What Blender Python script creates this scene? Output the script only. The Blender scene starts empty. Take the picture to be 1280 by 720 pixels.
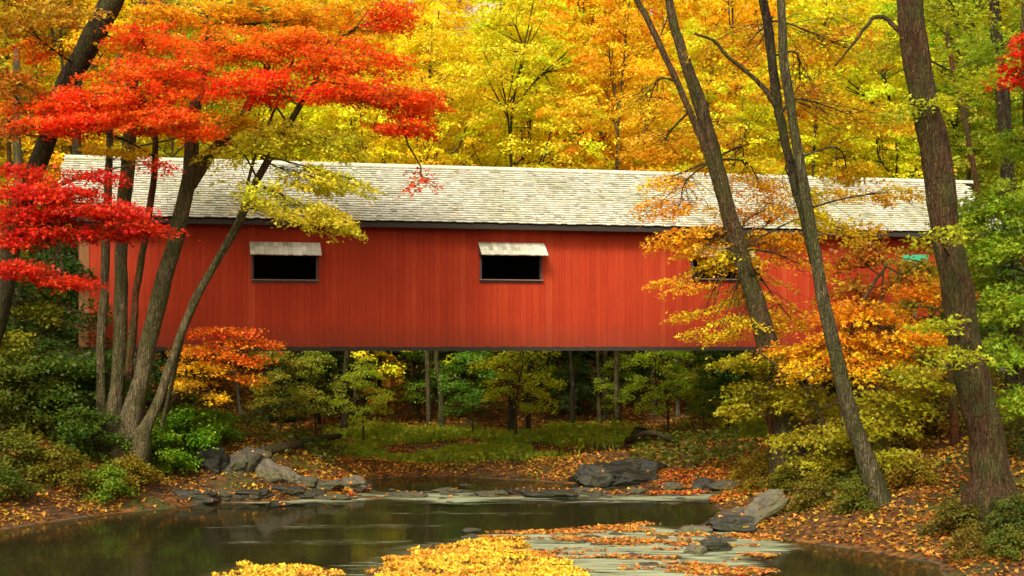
import bpy, math
import numpy as np
from mathutils import Vector, noise as mnoise

RNG = np.random.default_rng(7)
sc = bpy.context.scene
COL = sc.collection
F, CX, HY, H = 1778.0, 640.0, 432.0, 4.5      # focal length in px of a 1280 px frame, horizon row, eye height


def at(px, py, d):
    return np.array([(px - CX) * d / F, d, H + (HY - py) * d / F])


def gnd(px, py):                                # a pixel that lies on the water level
    d = H * F / (py - HY)
    return ((px - CX) * d / F, d)


def sm(a, b, x):
    t = np.clip((x - a) / (b - a), 0, 1)
    return t * t * (3 - 2 * t)


# ------------------------------------------------------------------ numpy value noise
_tab = np.random.default_rng(3).random((256, 256))


def vnoise(x, y):
    xi = np.floor(x).astype(int); yi = np.floor(y).astype(int)
    fx = x - xi; fy = y - yi
    fx = fx * fx * (3 - 2 * fx); fy = fy * fy * (3 - 2 * fy)
    g = lambda a, b: _tab[a % 256, b % 256]
    return ((g(xi, yi) * (1 - fx) + g(xi + 1, yi) * fx) * (1 - fy) +
            (g(xi, yi + 1) * (1 - fx) + g(xi + 1, yi + 1) * fx) * fy)


def fbm(x, y, o=4):
    s = 0; a = .5; t = 0
    for i in range(o):
        s = s + a * vnoise(x * 2 ** i + 17 * i, y * 2 ** i + 5 * i); t += a; a *= .5
    return s / t


# ------------------------------------------------------------------ materials
def newmat(name):
    m = bpy.data.materials.new(name); m.use_nodes = True
    nt = m.node_tree
    for n in list(nt.nodes):
        nt.nodes.remove(n)
    return m, nt


def N(nt, t, **kw):
    n = nt.nodes.new(t)
    for k, v in kw.items():
        if k.startswith('i_'):
            n.inputs[int(k[2:])].default_value = v
        else:
            setattr(n, k, v)
    return n


def ramp(nt, src, stops):
    r = N(nt, 'ShaderNodeValToRGB'); e = r.color_ramp.elements
    while len(e) > 1:
        e.remove(e[0])
    e[0].position = stops[0][0]; e[0].color = (*stops[0][1], 1)
    for p, c in stops[1:]:
        x = e.new(p); x.color = (*c, 1)
    nt.links.new(src, r.inputs[0])
    return r.outputs[0]


def mixc(nt, f, a, b, mode='MIX'):
    m = N(nt, 'ShaderNodeMix', data_type='RGBA', blend_type=mode)
    for i, v in ((0, f), (6, a), (7, b)):
        if isinstance(v, (int, float)):
            m.inputs[i].default_value = v
        elif isinstance(v, tuple):
            m.inputs[i].default_value = (*v, 1)
        else:
            nt.links.new(v, m.inputs[i])
    return m.outputs[2]


def mapping(nt, scale, coord='Object'):
    tc = N(nt, 'ShaderNodeTexCoord'); mp = N(nt, 'ShaderNodeMapping')
    nt.links.new(tc.outputs[coord], mp.inputs[0]); mp.inputs[3].default_value = scale
    return mp.outputs[0]


def noise(nt, vec, scale, detail=4, rough=.55):
    n = N(nt, 'ShaderNodeTexNoise'); nt.links.new(vec, n.inputs['Vector'])
    n.inputs['Scale'].default_value = scale; n.inputs['Detail'].default_value = detail
    n.inputs['Roughness'].default_value = rough
    return n.outputs['Fac']


def math_(nt, op, a, b=None):
    m = N(nt, 'ShaderNodeMath', operation=op)
    for i, v in enumerate((a, b)):
        if v is None:
            continue
        if isinstance(v, (int, float)):
            m.inputs[i].default_value = v
        else:
            nt.links.new(v, m.inputs[i])
    return m.outputs[0]


def bsdf(nt, col, rough=.8, bump=None, bs=.4, bd=.02, spec=.3):
    p = N(nt, 'ShaderNodeBsdfPrincipled'); o = N(nt, 'ShaderNodeOutputMaterial')
    if isinstance(col, tuple):
        p.inputs['Base Color'].default_value = (*col, 1)
    else:
        nt.links.new(col, p.inputs['Base Color'])
    if isinstance(rough, (int, float)):
        p.inputs['Roughness'].default_value = rough
    else:
        nt.links.new(rough, p.inputs['Roughness'])
    p.inputs['Specular IOR Level'].default_value = spec
    if bump is not None:
        b = N(nt, 'ShaderNodeBump'); nt.links.new(bump, b.inputs['Height'])
        b.inputs['Strength'].default_value = bs; b.inputs['Distance'].default_value = bd
        nt.links.new(b.outputs[0], p.inputs['Normal'])
    nt.links.new(p.outputs[0], o.inputs[0])
    return p


def attr(nt, name):
    a = N(nt, 'ShaderNodeAttribute', attribute_name=name)
    return a.outputs['Fac']


def leaf_material(name, hue=.05, val=.5, trans=.45, sat=1.0):
    m, nt = newmat(name)
    oi = N(nt, 'ShaderNodeObjectInfo'); t = attr(nt, 'tint'); u = attr(nt, 'tone')
    hs = N(nt, 'ShaderNodeHueSaturation')
    nt.links.new(oi.outputs['Color'], hs.inputs['Color'])
    a = math_(nt, 'MULTIPLY_ADD', t, hue * 2); nt.nodes[-1].inputs[2].default_value = .5 - hue
    nt.links.new(a, hs.inputs['Hue'])
    b = math_(nt, 'MULTIPLY_ADD', u, val * 2); nt.nodes[-1].inputs[2].default_value = 1 - val
    nt.links.new(b, hs.inputs['Value']); hs.inputs['Saturation'].default_value = sat
    d = N(nt, 'ShaderNodeBsdfDiffuse'); tr = N(nt, 'ShaderNodeBsdfTranslucent')
    nt.links.new(hs.outputs[0], d.inputs[0])
    tc = mixc(nt, 1.0, hs.outputs[0], (1.0, 1.0, .75), 'MULTIPLY')
    nt.links.new(tc, tr.inputs[0])
    ms = N(nt, 'ShaderNodeMixShader'); ms.inputs[0].default_value = trans
    nt.links.new(d.outputs[0], ms.inputs[1]); nt.links.new(tr.outputs[0], ms.inputs[2])
    g = N(nt, 'ShaderNodeBsdfGlossy'); g.inputs['Roughness'].default_value = .45
    g.inputs[0].default_value = (1, 1, 1, 1)
    m2 = N(nt, 'ShaderNodeMixShader'); m2.inputs[0].default_value = .012
    nt.links.new(ms.outputs[0], m2.inputs[1]); nt.links.new(g.outputs[0], m2.inputs[2])
    o = N(nt, 'ShaderNodeOutputMaterial'); nt.links.new(m2.outputs[0], o.inputs[0])
    return m


LEAF = leaf_material('leaf', hue=.04, val=.45, trans=.5)
LEAFR = leaf_material('red_leaf', hue=.012, val=.5)
LEAFS = leaf_material('scarlet_leaf', hue=.030, val=.4, trans=.5)
LEAFV = leaf_material('leaf_varied', hue=.055, val=.5)
LITTER = leaf_material('fallen_leaf', hue=.045, val=.85, trans=.15)
NEEDLE = leaf_material('needle', hue=.03, val=.5, trans=.25)


def bark_material():
    m, nt = newmat('bark')
    oi = N(nt, 'ShaderNodeObjectInfo')
    v = mapping(nt, (1, 1, .16))
    n1 = noise(nt, v, 13, 7, .75); n2 = noise(nt, mapping(nt, (1, 1, .6)), 1.6, 5, .65); n3 = noise(nt, mapping(nt, (1, 1, 1)), 7, 3)
    f = ramp(nt, n1, [(.34, (.30, .30, .28)), (.5, (.95, .93, .88)), (.66, (1.8, 1.75, 1.6))])
    c = mixc(nt, 1.0, oi.outputs['Color'], f, 'MULTIPLY')
    mo = ramp(nt, n2, [(.44, (0, 0, 0)), (.58, (.7, .7, .7))])
    c = mixc(nt, mo, c, mixc(nt, n1, (.03, .035, .01), (.16, .17, .05)))
    li = ramp(nt, noise(nt, mapping(nt, (1, 1, .5)), 4.5, 5, .7), [(.58, (0, 0, 0)), (.70, (.45, .45, .45))])
    c = mixc(nt, li, c, (.20, .19, .12))
    vo = N(nt, 'ShaderNodeTexVoronoi', feature='DISTANCE_TO_EDGE'); vo.inputs['Scale'].default_value = 1
    mpv = mapping(nt, (24, 24, 1.9)); wv = N(nt, 'ShaderNodeVectorMath', operation='ADD')
    nn = N(nt, 'ShaderNodeTexNoise'); nt.links.new(mapping(nt, (1, 1, .6)), nn.inputs['Vector']); nn.inputs['Scale'].default_value = 5
    sc_ = N(nt, 'ShaderNodeVectorMath', operation='SCALE'); nt.links.new(nn.outputs['Color'], sc_.inputs[0]); sc_.inputs[3].default_value = 3.2
    nt.links.new(mpv, wv.inputs[0]); nt.links.new(sc_.outputs[0], wv.inputs[1]); nt.links.new(wv.outputs[0], vo.inputs['Vector'])
    cr = ramp(nt, vo.outputs['Distance'], [(.0, (.42, .39, .36)), (.22, (.95, .95, .95)), (.6, (1.15, 1.12, 1.1))])
    c = mixc(nt, 1.0, c, cr, 'MULTIPLY')
    n1 = math_(nt, 'ADD', n1, math_(nt, 'MULTIPLY', vo.outputs['Distance'], 1.2))
    bsdf(nt, c, .95, n1, 1.0, .09, .1)
    return m


BARK = bark_material()


def rock_material(name, c1, c2, wet=False):
    m, nt = newmat(name)
    v = mapping(nt, (1, 1, 1.6))
    n1 = noise(nt, v, 1.7, 8, .65); n2 = noise(nt, v, 9, 6, .7); n3 = noise(nt, v, .9, 3)
    c = ramp(nt, n1, [(.3, c1), (.65, c2)])
    c = mixc(nt, ramp(nt, n2, [(.35, (.5, .5, .5)), (.6, (0, 0, 0))]), c, (.02, .02, .015))
    c = mixc(nt, ramp(nt, n3, [(.48, (0, 0, 0)), (.60, (.65, .65, .65))]), c, (c2[0] * .4 + .005, c2[1] * .46 + .005, c2[2] * .2))
    bsdf(nt, c, .45 if wet else .85, n2, .8, .06, .4)
    return m


PALE = rock_material('pale_rock', (.075, .065, .044), (.24, .21, .15))
MID = rock_material('grey_rock', (.04, .036, .025), (.15, .132, .092))
BLK = rock_material('black_rock', (.008, .008, .006), (.028, .026, .018), True)
DARK = rock_material('dark_wet_rock', (.018, .018, .014), (.07, .065, .05), True)


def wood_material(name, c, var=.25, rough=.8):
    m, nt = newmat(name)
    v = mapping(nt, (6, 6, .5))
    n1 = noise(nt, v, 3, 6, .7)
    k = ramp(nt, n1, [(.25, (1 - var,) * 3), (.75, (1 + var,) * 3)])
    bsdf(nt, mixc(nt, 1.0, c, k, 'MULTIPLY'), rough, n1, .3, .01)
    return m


def siding_material():
    m, nt = newmat('red_board')
    t = attr(nt, 'tint')
    v = mapping(nt, (5, 5, .35)); n1 = noise(nt, v, 4, 7, .75)
    n2 = noise(nt, mapping(nt, (.35, .35, .25)), 1.3, 5, .6)
    c = ramp(nt, t, [(0, (.42, .036, .009)), (.5, (.45, .042, .011)), (.9, (.47, .048, .013)), (1, (.50, .065, .02))])
    k = ramp(nt, n1, [(.25, (.74, .70, .70)), (.55, (1, 1, 1)), (.8, (1.10, 1.25, 1.3))])
    c = mixc(nt, 1.0, c, k, 'MULTIPLY')
    c = mixc(nt, 1.0, c, ramp(nt, n2, [(.3, (.8, .75, .75)), (.65, (1.06, 1.1, 1.1))]), 'MULTIPLY')
    sx = N(nt, 'ShaderNodeSeparateXYZ'); nt.links.new(mapping(nt, (1, 1, 1)), sx.inputs[0])
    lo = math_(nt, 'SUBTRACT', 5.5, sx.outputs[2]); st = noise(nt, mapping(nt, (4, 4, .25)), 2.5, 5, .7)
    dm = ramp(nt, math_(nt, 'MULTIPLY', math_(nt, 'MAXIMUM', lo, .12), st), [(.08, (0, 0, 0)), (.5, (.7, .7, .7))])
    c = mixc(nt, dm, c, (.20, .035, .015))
    fd = ramp(nt, noise(nt, mapping(nt, (7, 7, .12)), 3.1, 4, .8), [(.60, (0, 0, 0)), (.78, (.35, .35, .35))])
    c = mixc(nt, fd, c, (.62, .13, .06))
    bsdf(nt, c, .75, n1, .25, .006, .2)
    return m


def shingle_material():
    m, nt = newmat('wood_shingle')
    t = attr(nt, 'tint'); v = mapping(nt, (1, 1, 1))
    n1 = noise(nt, v, 14, 5, .7); n2 = noise(nt, v, .5, 5, .6)
    c = ramp(nt, t, [(0, (.38, .36, .27)), (.35, (.56, .545, .45)), (.8, (.66, .645, .55)), (1, (.76, .745, .66))])
    c = mixc(nt, 1.0, c, ramp(nt, n1, [(.3, (.80, .80, .76)), (.65, (1.06, 1.06, 1.06))]), 'MULTIPLY')
    c = mixc(nt, 1.0, c, ramp(nt, n2, [(.34, (.86, .88, .78)), (.52, (1.0, 1.0, 1.0)), (.7, (1.04, 1.04, 1.04))]), 'MULTIPLY')
    bsdf(nt, c, .9, n1, .4, .01, .1)
    return m


# ------------------------------------------------------------------ mesh helpers
def mkmesh(name, V, faces, mat, tint=None, smooth=False):
    me = bpy.data.meshes.new(name)
    V = np.asarray(V, dtype=np.float32)
    if isinstance(faces, np.ndarray):
        n, k = faces.shape
        me.vertices.add(len(V)); me.vertices.foreach_set('co', V.ravel())
        me.loops.add(n * k); me.loops.foreach_set('vertex_index', faces.astype(np.int32).ravel())
        me.polygons.add(n)
        me.polygons.foreach_set('loop_start', np.arange(0, n * k, k, dtype=np.int32))
        me.polygons.foreach_set('loop_total', np.full(n, k, dtype=np.int32))
        me.update(calc_edges=True)
    else:
        me.from_pydata([tuple(map(float, v)) for v in V], [], faces); me.update()
    if tint is not None:
        for an, arr in tint.items():
            dom = 'FACE' if len(arr) == len(me.polygons) else 'POINT'
            a = me.attributes.new(an, 'FLOAT', dom)
            a.data.foreach_set('value', np.asarray(arr, dtype=np.float32))
    if smooth:
        me.polygons.foreach_set('use_smooth', np.ones(len(me.polygons), dtype=bool))
    me.materials.append(mat)
    return me


def link(name, data, parent=None, loc=None):
    o = bpy.data.objects.new(name, data); COL.objects.link(o)
    if parent is not None:
        o.parent = parent
    if loc is not None:
        o.location = [float(c) for c in loc]
    return o


def tag(o, label=None, cat=None, group=None, kind=None):
    for k, v in (('label', label), ('category', cat), ('group', group), ('kind', kind)):
        if v:
            o[k] = v
    return o


class MB:
    def __init__(s):
        s.v = []; s.f = []; s.t = []; s.n = 0

    def add(s, V, Fc, t=.5):
        V = np.asarray(V, float)
        s.v.append(V); s.f += [tuple(int(i) + s.n for i in f) for f in Fc]
        s.t += [t] * len(Fc); s.n += len(V)

    def box(s, o, a, b, c, t=.5):               # corner + three edge vectors
        o, a, b, c = (np.asarray(q, float) for q in (o, a, b, c))
        V = [o, o + a, o + a + b, o + b, o + c, o + a + c, o + a + b + c, o + b + c]
        s.add(V, [(0, 3, 2, 1), (4, 5, 6, 7), (0, 1, 5, 4), (1, 2, 6, 5), (2, 3, 7, 6), (3, 0, 4, 7)], t)

    def tube(s, P, R, sides=8, rough=0., seed=0, cap=True):
        P = np.asarray(P, float); n = len(P)
        T = np.gradient(P, axis=0); T /= np.linalg.norm(T, axis=1)[:, None] + 1e-9
        up = np.array([0, 1, 0.]) if abs(T[0, 1]) < .9 else np.array([1., 0, 0])
        A = np.cross(T, up); A /= np.linalg.norm(A, axis=1)[:, None] + 1e-9
        B = np.cross(T, A)
        an = np.linspace(0, 2 * np.pi, sides, endpoint=False)
        V = []
        for i in range(n):
            r = np.full(sides, R[i])
            if rough:
                r = r * (1 + rough * (vnoise(an * 1.9 + seed * 7.3, np.full(sides, i * .35 + seed)) - .5) * 2
                         + rough * .5 * (vnoise(an * 5 + seed, np.full(sides, i * 1.1)) - .5))
                r[-1] = (r[0] + r[-2]) / 2
            V.append(P[i] + A[i] * (np.cos(an) * r)[:, None] + B[i] * (np.sin(an) * r)[:, None])
        V = np.concatenate(V)
        Fc = []
        for i in range(n - 1):
            for j in range(sides):
                k = (j + 1) % sides
                Fc.append((i * sides + j, i * sides + k, (i + 1) * sides + k, (i + 1) * sides + j))
        if cap:
            Fc.append(tuple(range(sides - 1, -1, -1)))
            Fc.append(tuple(range((n - 1) * sides, n * sides)))
        s.add(V, Fc)

    def build(s, name, mat, parent=None, smooth=False):
        me = mkmesh(name, np.concatenate(s.v), s.f, mat, {'tint': s.t}, smooth)
        return link(name, me, parent)


def spline(P, n):
    P = np.asarray(P, float)
    P = np.vstack([2 * P[0] - P[1], P, 2 * P[-1] - P[-2]])
    out = []
    m = len(P) - 3
    for t in np.linspace(0, m - 1e-6, n):
        i = int(t); u = t - i
        a, b, c, d = P[i:i + 4]
        out.append(.5 * ((2 * b) + (c - a) * u + (2 * a - 5 * b + 4 * c - d) * u * u + (3 * b - a - 3 * c + d) * u ** 3))
    return np.array(out)


# ------------------------------------------------------------------ leaves
QUAD = (np.array([(-.5, 0, 0), (.02, .30, .09), (.5, 0, 0), (.02, -.30, .09)]), np.array([(0, 2, 1), (0, 3, 2)]))
MAPLE = (np.array([(-.45, 0, 0), (-.2, .5, .1), (.0, .17, .04), (.55, 0, 0), (0, -.17, .04), (-.2, -.5, .1)]),
         np.array([(0, 2, 1), (0, 3, 2), (0, 4, 3), (0, 5, 4)]))
BLADE = (np.array([(0, .06, 0), (0, -.06, 0), (.55, .04, 0), (.55, -.04, 0), (1, 0, .12)]), np.array([(0, 1, 2), (1, 3, 2), (2, 3, 4)]))


def leaf_mesh(name, P, Nn, A, S, tint, tone, shape, mat):
    n = len(P); tv, tf = shape
    Nn = Nn / (np.linalg.norm(Nn, axis=1)[:, None] + 1e-9)
    A = A - Nn * (A * Nn).sum(1)[:, None]; A /= np.linalg.norm(A, axis=1)[:, None] + 1e-9
    T = np.cross(Nn, A)
    V = (P[:, None, :] + S[:, None, None] * (tv[None, :, 0:1] * A[:, None, :] + tv[None, :, 1:2] * T[:, None, :] + tv[None, :, 2:3] * Nn[:, None, :]))
    k = len(tv)
    Fc = (tf[None] + (np.arange(n) * k)[:, None, None]).reshape(-1, 3)
    r = len(tf)
    return mkmesh(name, V.reshape(-1, 3), Fc, mat, {'tint': np.repeat(np.clip(tint, 0, 1), r), 'tone': np.repeat(np.clip(tone, 0, 1), r)})


class Leaves:
    def __init__(s, rng):
        s.rng = rng; s.P = []; s.N = []; s.A = []; s.S = []; s.t = []; s.u = []

    def spray(s, base, ang, L, W, n, size, droop=.25, tilt=.45, tint=.5, flat=.06, rise=0.):
        g = s.rng
        t = g.random(n) ** .75
        w = g.normal(0, .42, n) * W * (1.05 - .55 * t) * np.minimum(1, t * 4 + .3)
        d = np.array([math.cos(ang), math.sin(ang), 0]); q = np.array([-d[1], d[0], 0])
        P = np.asarray(base)[None] + d * (t * L)[:, None] + q * w[:, None]
        P[:, 2] += rise * t * L - droop * L * t * t - .25 * droop * np.abs(w) + g.normal(0, flat, n)
        Nn = np.array([0, 0, 1.]) + g.normal(0, tilt, (n, 3)) + d * .25
        A = d * 1.0 + q * (np.sign(w) * .7)[:, None] + g.normal(0, .5, (n, 3)) + np.array([0, 0, -.35])
        s.P.append(P); s.N.append(Nn); s.A.append(A)
        s.S.append(size * g.uniform(.65, 1.25, n))
        s.t.append(tint + g.normal(0, .16, n)); s.u.append(.5 + g.normal(0, .2, n) + g.normal(0, .1))

    def build(s, name, shape, mat, parent, color):
        c = np.concatenate
        me = leaf_mesh(name, c(s.P), c(s.N), c(s.A), c(s.S), c(s.t), c(s.u), shape, mat)
        o = link(name, me, parent); o.color = (*color, 1)
        return o

    def count(s):
        return sum(len(p) for p in s.P)


# ------------------------------------------------------------------ terrain
G = gnd
shore = [(-16.5, 30.), G(-60, 672), G(0, 661), G(100, 646), G(200, 636), G(250, 629), G(330, 627), G(425, 622), G(458, 611), G(452, 603), G(470, 598),
         G(520, 596), G(600, 597), G(660, 600), G(715, 604), G(790, 607), G(862, 610), G(905, 618), G(900, 632), G(925, 650), G(935, 662),
         G(1000, 676), G(1090, 688), G(1180, 704), G(1225, 745), (9.5, 20.), (8., 9.), (-16., 9.), (-30, 20.), (-34, 26)]
shore = np.array(shore)
bar1 = np.array([G(250, 730), G(268, 719), G(300, 707), G(350, 711), G(412, 712), G(440, 722), G(440, 745), G(260, 745)])
bar2 = np.array([G(455, 722), G(462, 708), G(505, 697), G(516, 687), G(560, 679), G(612, 674), G(650, 678), G(668, 690), G(720, 708), G(760, 730), G(740, 760), G(470, 760)])
ledge = np.array([G(600, 668), G(680, 664), G(760, 660), G(805, 656), G(850, 662), G(905, 664), G(960, 672), G(1000, 684), G(940, 700), G(960, 712), G(900, 735), G(760, 760), G(660, 700)])


def sdist(poly, x, y):
    x = np.asarray(x, float); y = np.asarray(y, float)
    d = np.full(x.shape, 1e9); ins = np.zeros(x.shape, bool)
    n = len(poly)
    for i in range(n):
        ax, ay = poly[i]; bx, by = poly[(i + 1) % n]
        ex, ey = bx - ax, by - ay
        t = np.clip(((x - ax) * ex + (y - ay) * ey) / (ex * ex + ey * ey), 0, 1)
        d = np.minimum(d, np.hypot(x - ax - t * ex, y - ay - t * ey))
        c = ((ay > y) != (by > y)) & (x < (bx - ax) * (y - ay) / (by - ay + 1e-12) + ax)
        ins ^= c
    return np.where(ins, -d, d)                  # negative inside


def height(x, y):
    x = np.asarray(x, float); y = np.asarray(y, float)
    n = fbm(x * .5, y * .5, 4) - .5
    n2 = fbm(x * 2.2 + 9, y * 2.2, 3) - .5
    d = sdist(shore, x, y) + n * .9 * sm(5, 25, np.abs(y)) * .6
    far = sm(47.5, 52, y) * (1 - sm(12, 22, np.abs(x - 1.5)))
    dd = np.maximum(d, 0)
    zn = np.where(x < 0, .48, .36) * dd; cap = np.where(x < 0, 2.4, 3.4)
    zn = np.where(zn > cap, cap + (zn - cap) * .10, zn)
    z = .02 + zn * (1 - far) + .055 * dd * far
    z = z + .05 * np.maximum(y - 60, 0) + .27 * np.maximum(y - 84, 0) * sm(84, 100, y)
    z = z + .06 * sm(48, 60, y) * np.maximum(np.abs(x + 2) - 8, 0) * (1 - sm(20, 50, np.abs(x)))
    z = np.where(y > 170, z * 0 + 25 + .1 * (y - 170) + 0 * z, z)
    z = z + n * .7 * sm(.2, 3, dd) + n2 * .16 * sm(0, .8, dd)
    under = -.12 - .35 * sm(0, 1.6, -d) + n2 * .1
    z = np.where(d <= 0, np.minimum(.02, .02 + (under - .02) * sm(0, .5, -d)), z)
    # the leaf-strewn bars and the shallow ledge
    for poly, top in ((bar1, .035), (bar2, .045)):
        s = -sdist(poly, x, y) + (fbm(x * 1.1 + 7, y * 1.6, 3) - .5) * 1.3
        z = np.maximum(z, top * sm(-.3, .8, s) * (.75 + n2 * 1.2) - .12 + .135 * sm(-.4, .3, s))
    s = -sdist(ledge, x, y)
    z = np.maximum(z, -.25 + .225 * sm(-.5, .4, s) + .06 * (fbm(x * .35 + 3, y * 1.9) - .52) * 1.6)
    # shoals of the riffle
    r = np.exp(-((y - (42.6 + .12 * x)) / 1.1) ** 2) * sm(-9, -6, x) * (1 - sm(7, 9.5, x))
    z = np.where(d < 0, np.maximum(z, -.30 + r * (.26 + .22 * (fbm(x * .7, y * 1.6) - .42))), z)
    return z


def gz(x, y):
    return float(height(np.array([x]), np.array([y]))[0])


def axis(lo, hi, a, b, step, ratio=1.22):
    c = list(np.arange(a, b + 1e-6, step))
    s = step; v = b
    while v < hi:
        s *= ratio; v += s; c.append(v)
    s = step; v = a
    while v > lo:
        s *= ratio; v -= s; c.insert(0, v)
    return np.array(c)


def grid_mesh(name, xs, ys, zf, mat, attrs=None):
    X, Y = np.meshgrid(xs, ys); Z = zf(X, Y)
    V = np.stack([X, Y, Z], -1).reshape(-1, 3)
    nx, ny = len(xs), len(ys)
    i = np.arange(nx * ny).reshape(ny, nx)
    Fc = np.stack([i[:-1, :-1], i[:-1, 1:], i[1:, 1:], i[1:, :-1]], -1).reshape(-1, 4)
    return mkmesh(name, V, Fc, mat, attrs(X, Y) if attrs else None, True)


def ground_material():
    m, nt = newmat('forest_floor')
    tc = N(nt, 'ShaderNodeTexCoord'); P = tc.outputs['Object']
    vo = N(nt, 'ShaderNodeTexVoronoi'); vo.inputs['Scale'].default_value = 9; nt.links.new(P, vo.inputs['Vector'])
    sp = N(nt, 'ShaderNodeSeparateColor'); nt.links.new(vo.outputs['Color'], sp.inputs[0])
    leaf = ramp(nt, sp.outputs[0], [(0, (.035, .018, .008)), (.3, (.10, .04, .012)), (.55, (.20, .075, .018)), (.8, (.30, .13, .022)), (1, (.14, .06, .02))])
    n1 = noise(nt, P, .8, 6, .6); n2 = noise(nt, P, 11, 5, .7)
    soil = ramp(nt, n2, [(.3, (.018, .013, .008)), (.7, (.07, .045, .025))])
    c = mixc(nt, ramp(nt, n1, [(.4, (.85, .85, .85)), (.6, (.35, .35, .35))]), soil, leaf)
    n3 = noise(nt, P, .45, 5, .65)
    c = mixc(nt, ramp(nt, n3, [(.53, (0, 0, 0)), (.63, (.8, .8, .8))]), c, mixc(nt, n2, (.025, .045, .01), (.07, .10, .02)))
    # gravel and stone at the water's edge
    sx = N(nt, 'ShaderNodeSeparateXYZ'); nt.links.new(P, sx.inputs[0])
    grav = ramp(nt, n2, [(.25, (.04, .04, .03)), (.5, (.15, .145, .105)), (.75, (.32, .31, .22))])
    zz = math_(nt, 'MULTIPLY_ADD', n1, .12); nt.nodes[-1].inputs[2].default_value = 0
    zz = math_(nt, 'SUBTRACT', sx.outputs[2], zz)
    w = ramp(nt, math_(nt, 'MULTIPLY_ADD', zz, 4.0), [(.0, (1, 1, 1)), (.35, (0, 0, 0))])
    c = mixc(nt, w, c, grav)
    bsdf(nt, c, .9, n2, .6, .05, .2)
    return m


def water_material():
    m, nt = newmat('stream_water')
    tc = N(nt, 'ShaderNodeTexCoord'); P = tc.outputs['Object']
    mp = N(nt, 'ShaderNodeMapping'); nt.links.new(P, mp.inputs[0])
    mp.inputs[3].default_value = (.28, 1.5, 1); mp.inputs[2].default_value = (0, 0, .04)
    mp2 = N(nt, 'ShaderNodeMapping'); nt.links.new(P, mp2.inputs[0]); mp2.inputs[3].default_value = (.42, 3.6, 1); mp2.inputs[2].default_value = (0, 0, -.05)
    n1 = noise(nt, mp.outputs[0], 1.0, 5, .6); n2 = noise(nt, mp2.outputs[0], 2.0, 6, .65)
    f = attr(nt, 'foam')
    k = math_(nt, 'MULTIPLY_ADD', n2, 3.0); nt.nodes[-1].inputs[2].default_value = -1.55
    k = math_(nt, 'ADD', k, f)
    mk = ramp(nt, k, [(.36, (0, 0, 0)), (.75, (.45, .45, .45)), (1.0, (1, 1, 1))])
    foamy = mixc(nt, ramp(nt, n2, [(.32, (0, 0, 0)), (.66, (1, 1, 1))]), (.13, .16, .07), (.46, .50, .33))
    # real water: smooth dark surface; the long wake streaks lie on it as thin milky foam
    p = N(nt, 'ShaderNodeBsdfPrincipled'); p.inputs['Roughness'].default_value = .10
    p.inputs['IOR'].default_value = 1.33; p.inputs['Specular IOR Level'].default_value = .38
    nt.links.new(mixc(nt, mk, (.006, .005, .0015), foamy), p.inputs['Base Color'])
    nt.links.new(math_(nt, 'MULTIPLY_ADD', mk, .45), p.inputs['Roughness']); nt.nodes[-1].inputs[2].default_value = .07
    b = N(nt, 'ShaderNodeBump'); b.inputs['Strength'].default_value = .12; b.inputs['Distance'].default_value = .01
    nt.links.new(n1, b.inputs['Height']); nt.links.new(b.outputs[0], p.inputs['Normal'])
    tr = N(nt, 'ShaderNodeBsdfTransparent'); tr.inputs[0].default_value = (.8, .78, .55, 1)
    ms = N(nt, 'ShaderNodeMixShader')
    sh = attr(nt, 'clear')
    nt.links.new(math_(nt, 'MULTIPLY', sh, math_(nt, 'SUBTRACT', 1.0, mk)), ms.inputs[0])
    nt.links.new(p.outputs[0], ms.inputs[1]); nt.links.new(tr.outputs[0], ms.inputs[2])
    o = N(nt, 'ShaderNodeOutputMaterial'); nt.links.new(ms.outputs[0], o.inputs[0])
    return m


xs = axis(-450, 450, -24, 24, .22); ys = axis(-120, 460, 24, 66, .22)
gnd_o = link('ground', grid_mesh('ground', xs, ys, height, ground_material())); tag(gnd_o, kind='structure')


def water_attrs(X, Y):
    px = CX + X * F / Y; py = HY + H * F / Y
    f = np.zeros(X.shape)
    # riffle under the bridge, wake streaks in the pool, milky run over the ledge
    wob = (fbm(X * .55 + 3, Y * 1.1, 4) - .5)
    f = np.maximum(f, (1.0 + 1.6 * wob) * np.exp(-((py - (621 - .006 * (px - 500) + 9 * wob)) / 7.5) ** 2) * sm(215, 300, px) * (1 - sm(885, 925, px)))
    f = np.maximum(f, .50 * np.exp(-((Y - 35.6 - .05 * X) / .55) ** 2) * sm(-9, -6, X) * (1 - sm(-2.4, -1.2, X)))
    f = np.maximum(f, .48 * np.exp(-((Y - 32.8 - .06 * X) / .5) ** 2) * sm(-8, -5, X) * (1 - sm(-2.6, -1.6, X)))
    f = np.maximum(f, .42 * np.exp(-((Y - 38.2) / .6) ** 2) * sm(-6, -4, X) * (1 - sm(0, 2, X)))
    s = -sdist(ledge, X, Y)
    f = np.maximum(f, (1.12 + .7 * (fbm(X * .3, Y * 1.2) - .5)) * sm(-.6, .5, s))
    s2 = -sdist(bar2, X, Y)
    f = np.maximum(f, .62 * sm(-1.3, -.1, s2) * (X < 0))
    z = height(X, Y)
    clear = sm(-.22, -.02, z) * .75
    return {'foam': f.ravel(), 'clear': clear.ravel()}


wx = np.arange(-34, 12, .2); wy = np.arange(9, 53, .16)
wat = link('water', grid_mesh('water', wx, wy, lambda X, Y: X * 0.0, water_material(), water_attrs)); tag(wat, kind='structure')

# ------------------------------------------------------------------ fallen leaves, grass, low plants (nobody could count them)
LT = np.array


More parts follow.
